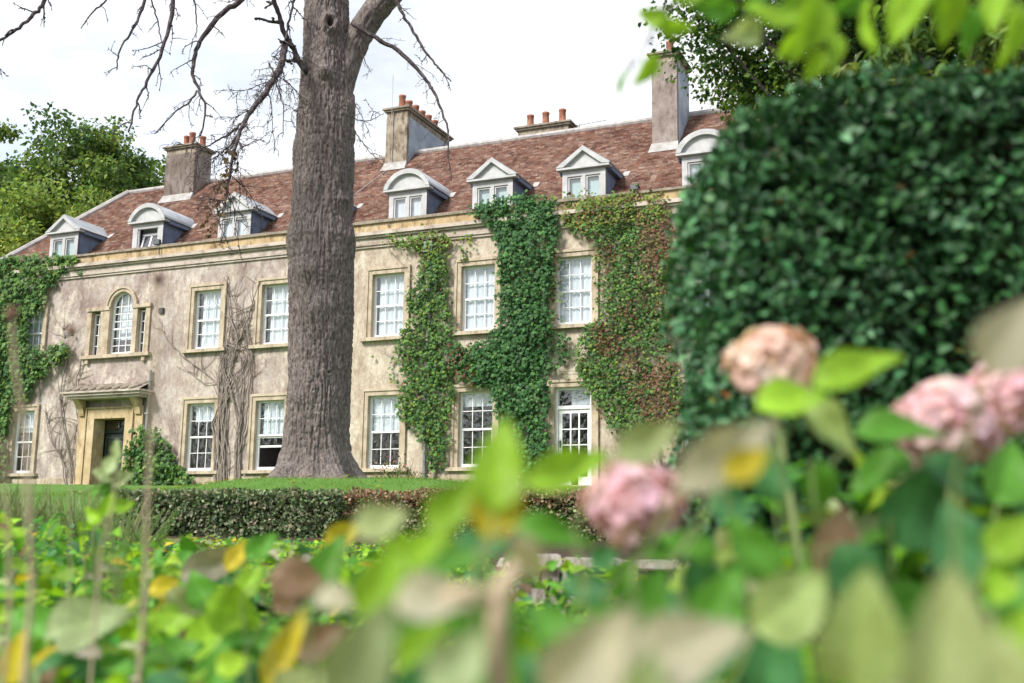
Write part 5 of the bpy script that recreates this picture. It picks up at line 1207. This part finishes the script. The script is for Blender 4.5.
V, F, C = leaf_arrays(P, rng.normal(size=(n, 3))*np.array([1, 1, .35])+np.array([0, 0, -.1]), rng.normal(size=(n, 3))*.45+np.array([0, -.45, 1.]), rng.uniform(.045, .085, n), T_BROAD, col, rng.uniform(.8, 1.25, n))
tag(npmesh('undergrowth', V, F, M['bedleaf'], None, C, True), 'upper layer of broad leaves across the near left flower bed', 'ground cover', kind='stuff')
# fallen leaves on the lawn
n = 420; xx = rng.uniform(-6.5, 2.5, n); yy = rng.uniform(14.4, 21, n)
V, F, C = leaf_arrays(np.stack([xx, yy, gz(xx, yy)+.05], -1), rng.normal(size=(n, 3))*np.array([1, 1, .15]), rng.normal(size=(n, 3))*.25+np.array([0, 0, 1.]), rng.uniform(.05, .10, n), T_DIA, pick(n, [(.30, .20, .08), (.22, .12, .06), (.42, .34, .12)]))
tag(npmesh('fallen_leaves', V, F, M['treeleaf'], None, C), 'dry brown leaves fallen on the lawn round the trunk', 'leaf litter', kind='stuff')
# low cover right of the bed, under the hydrangeas and beside the stone wall
n = 2600
xx = rng.uniform(-.1, 2.6, n); yy = rng.uniform(1.2, 5.6, n); ok = (yy < 2.3) | ((yy > 2.3) & (xx < .03*yy)); xx, yy = xx[ok], yy[ok]; n = len(xx)
P = np.stack([xx, yy, gz(xx, yy)+rng.random(n)**.6*np.interp(yy, [1.2, 2.2, 5.6], [.35, .42, .16])], -1)
V, F, C = leaf_arrays(P, rng.normal(size=(n, 3))*np.array([1, 1, .4]), rng.normal(size=(n, 3))*.5+np.array([0, -.3, 1.]), rng.uniform(.05, .11, n), T_BROAD, pick(n, [G_MID, G_BLUE, G_LIME, G_BRN], [.4, .35, .15, .1]))
tag(npmesh('undergrowth', V, F, M['bedleaf'], None, C, True), 'low green cover under the hydrangeas and along the stone wall', 'ground cover', kind='stuff')

# soft ornamental grasses along the house end of the bed
for k, (px_, d, hgt, col_, lab) in enumerate(((18, 8.6, .95, (.26, .32, .19), 'grey-green grass clump at the far left below the ivy'), (62, 9.2, .85, (.34, .38, .25), 'pale grass clump below the wall left of the front door'), (104, 8.4, .85, (.20, .32, .12), 'green grass clump in front of the front door'), (-30, 8.0, .95, (.16, .2, .1), 'tall grass clump cut by the left edge'))):
    c = at(px_, 520, d); n = 420; bx, by = c[0], c[1]; z0_ = float(gz(bx, by))
    root = tag(empty('ornamental_grass', (bx, by, z0_)), lab, 'grass clump', 'grass clumps below the house')
    P = np.stack([rng.normal(size=n)*.16, rng.normal(size=n)*.12, np.zeros(n)], -1); lean = rng.normal(size=(n, 2))*.42
    T_BL = (np.array([(-.012, 0, 0), (.012, 0, 0), (.010, .5, .03), (-.010, .5, .03), (.003, 1, .16), (-.003, 1, .16)]), [np.array([(0, 1, 2, 3), (3, 2, 4, 5)])])
    V, F, C = leaf_arrays(P, np.stack([lean[:, 0], lean[:, 1], np.ones(n)], -1), np.stack([lean[:, 0]*.5+rng.normal(size=n)*.3, -np.ones(n), np.zeros(n)], -1), hgt*rng.uniform(.4, .85, n), T_BL, pick(n, [col_, (.17, .25, .10), (.34, .33, .22)], [.6, .25, .15]))
    npmesh('blades', V, F, M['bedleaf'], root, C)
# dry flower stalks
def stalk(label, path, d, r, head=None, hr=.012):
    pts = [at(x_, y_, d) for x_, y_ in path]; foot = pts[-1].copy(); foot[2] = float(gz(foot[0], foot[1])); pts.append(foot); base = foot
    root = tag(empty('dried_flower_stalk', base), label, 'flower stalk', 'dry stalks in the left bed')
    tt = np.linspace(0, len(pts)-1, 24); P = np.stack([np.interp(tt, range(len(pts)), np.array(pts)[:, k]) for k in range(3)], -1)-base
    b = MB(); b.tube(P, np.linspace(r*.7, r*1.3, 24), 6); b.build('stem', M['drystem'], root, True)
    if head:
        h_ = MB(); c_ = at(*head, d)-base; h_.lathe([(0, -hr*1.5), (hr*.8, -hr*.9), (hr, 0), (hr*.75, hr*.9), (hr*.2, hr*1.5), (0, hr*1.6)], tuple(c_), 10)
        for k in range(34):
            v_ = unit(rng.normal(size=3)); h_.tube([c_+v_*hr*.8, c_+v_*hr*1.35], [.0016, .0008], 3)
        h_.build('seed_head', M['seed'], root, True)
stalk('tall straw-coloured dry stalk with a round head in front of the front door climber', [(158, 286), (157, 330), (154, 390), (150, 450), (147, 520), (146, 575)], 1.7, .0030, (158, 279), .008)
stalk('bent thick dry stalk standing before the ivy at the far left', [(12, 322), (14, 360), (20, 400), (26, 440), (29, 500), (32, 590)], 1.6, .0032, (12, 314), .008)
stalk('thin faint dry stalk with a brown head left of the arched window', [(72, 338), (73, 380), (72, 430), (70, 500), (70, 580)], 2.2, .0012, (72, 331), .008)
stalk('short leaning dry stalk at the left edge of the bed', [(3, 440), (5, 480), (8, 530), (10, 600)], 1.6, .0024)
stalk('slender dry stem rising from the bed left of the green hedge', [(118, 470), (112, 510), (100, 560), (96, 610)], 1.9, .002)
# pale leafy spray in front of the doorway
lv = [(112, 462, 3.2, 26, 60, 'p', .9, 25), (104, 474, 3.2, 26, 160, 'p', .9, 25), (120, 478, 3.2, 26, 20, 'p', .9, 25), (110, 490, 3.2, 24, -30, 'm', .9, 25), (116, 448, 3.2, 18, 90, 'p', .8, 25), (98, 490, 3.2, 22, 190, 'm', .9, 25), (108, 505, 3.1, 26, 70, 'l', .9, 25), (124, 505, 3.1, 26, 20, 'l', .9, 25), (92, 515, 3.1, 26, 150, 'l', .9, 25)]
arr, sm = hand(lv, (-1.12, 3.2)); plant('border_plant', 'slim plant with pale leaves standing up in front of the doorway', 'plant', (-1.12, 3.2), [arr], sm, stem_r=.003)
# small flowering plant against the wall by the right-hand sash window near the trunk
u_, z_ = hit(405, 478); c = h2w(u_, -.45, 0); z0_ = float(gz(c[0], c[1]))
n = 260; P = np.array([0, 0, 0])+rng.normal(size=(n, 3))*np.array([.35, .12, .2])+np.array([0, 0, .45]); fl_ = rng.random(n) < .22
root = tag(empty('flowering_plant', (c[0], c[1], z0_)), 'small wispy plant with pink flowers against the wall right of the trunk', 'plant')
V, F, C = leaf_arrays(P, rng.normal(size=(n, 3)), rng.normal(size=(n, 3))+np.array([0, -.6, .6]), rng.uniform(.05, .10, n), T_DIA, np.where(fl_[:, None], pick(n, [(.6, .22, .3), (.65, .45, .45)]), pick(n, [(.06, .12, .03), (.12, .16, .06)]))); npmesh('foliage', V, F, M['bedleaf'], root, C)
b = MB()
for p in P[::6]: b.tube([(p[0]*.3, p[1]*.3, 0), p*np.array([.8, .8, .6]), p], .006, 4)
b.build('stem', M['stem'], root)

# ------------------------------------------------------------------ out-of-focus spray of leaves hanging in at the top right
ob = at(1040, -60, 2.2)
lv = [(653, 17, 1.7, 44, 160, 'l', .8, 20), (676, 28, 1.7, 40, -10, 'l', .85, 15), (647, 71, 1.75, 48, 235, 'l', .75, 10), (621, 84, 1.8, 40, 235, 'm', .5, 10), (746, 33, 1.6, 60, 200, 'p', .9, 20), (777, 12, 1.6, 75, 190, 'l', .9, 20), (812, 27, 1.55, 85, 250, 'l', .9, 20), (834, 46, 1.6, 70, 280, 'l', .8, 20), (815, 66, 1.7, 50, 240, 'l', .8, 20), (868, 28, 1.55, 80, 265, 'l', .9, 20), (793, 46, 1.7, 50, 220, 'l', .8, 20), (905, 10, 1.6, 70, 240, 'l', .9, 20), (948, 16, 1.6, 70, 280, 'l', .9, 20), (995, 8, 1.5, 85, 250, 'l', .9, 20), (715, 8, 1.7, 50, 180, 'm', .8, 20), (850, 4, 1.6, 70, 200, 'm', .8, 30), (930, -10, 1.6, 80, 220, 'l', .8, 30), (970, 30, 1.7, 60, 270, 'm', .8, 30), (1015, 34, 1.6, 70, 260, 'l', .8, 30), (690, -6, 1.7, 50, 200, 'l', .8, 30), (760, -8, 1.6, 60, 220, 'm', .8, 30), (800, -12, 1.6, 70, 250, 'l', .8, 30)]
P, TP, NO, SZ, CL, WD = [], [], [], [], [], []
for (px_, py_, d, ln, an, ck, wd, ti) in lv:
    q = R_(an); tip = math.cos(q)*RT+math.sin(q)*UP+FW*rng.normal()*.3; tip /= np.linalg.norm(tip); L = rng.uniform(.55, 1.0)*ln/FPX*d
    P.append(at(px_, py_, d)-tip*L*.5); TP.append(tip); NO.append(-FW*.8+np.array([0, 0, -.35])+rnd3(.45)); SZ.append(L); WD.append(wd); CL.append(np.array(CK[ck])*(1+.12*rng.normal()))
root = tag(empty('overhanging_branch', ob), 'out of focus branch with bright lime leaves hanging in at the top right', 'branch')
V, F, C = leaf_arrays(np.array(P), np.array(TP), np.array(NO), np.array(SZ), T_BIG, np.array(CL), np.array(WD)); npmesh('foliage', V-ob, F, M['bedleaf'], root, C, True)
b = MB(); main = [ob, at(940, -45, 1.9), at(860, -30, 1.75), at(770, -22, 1.7), at(700, -10, 1.72), at(662, 12, 1.74), at(646, 45, 1.76), at(630, 70, 1.79)]
b.tube([m_-ob for m_ in main], [.012, .009, .008, .006, .004, .003, .002, .0015], 6)
M_ = np.array(main)
for p in P:
    k = int(np.argmin(np.linalg.norm(M_-p, axis=1))); b.tube([p-ob, (p+M_[k])/2-ob+np.array([0, 0, .02]), M_[k]-ob], .0016, 4)
b.build('twig', M['twig'], root, True)
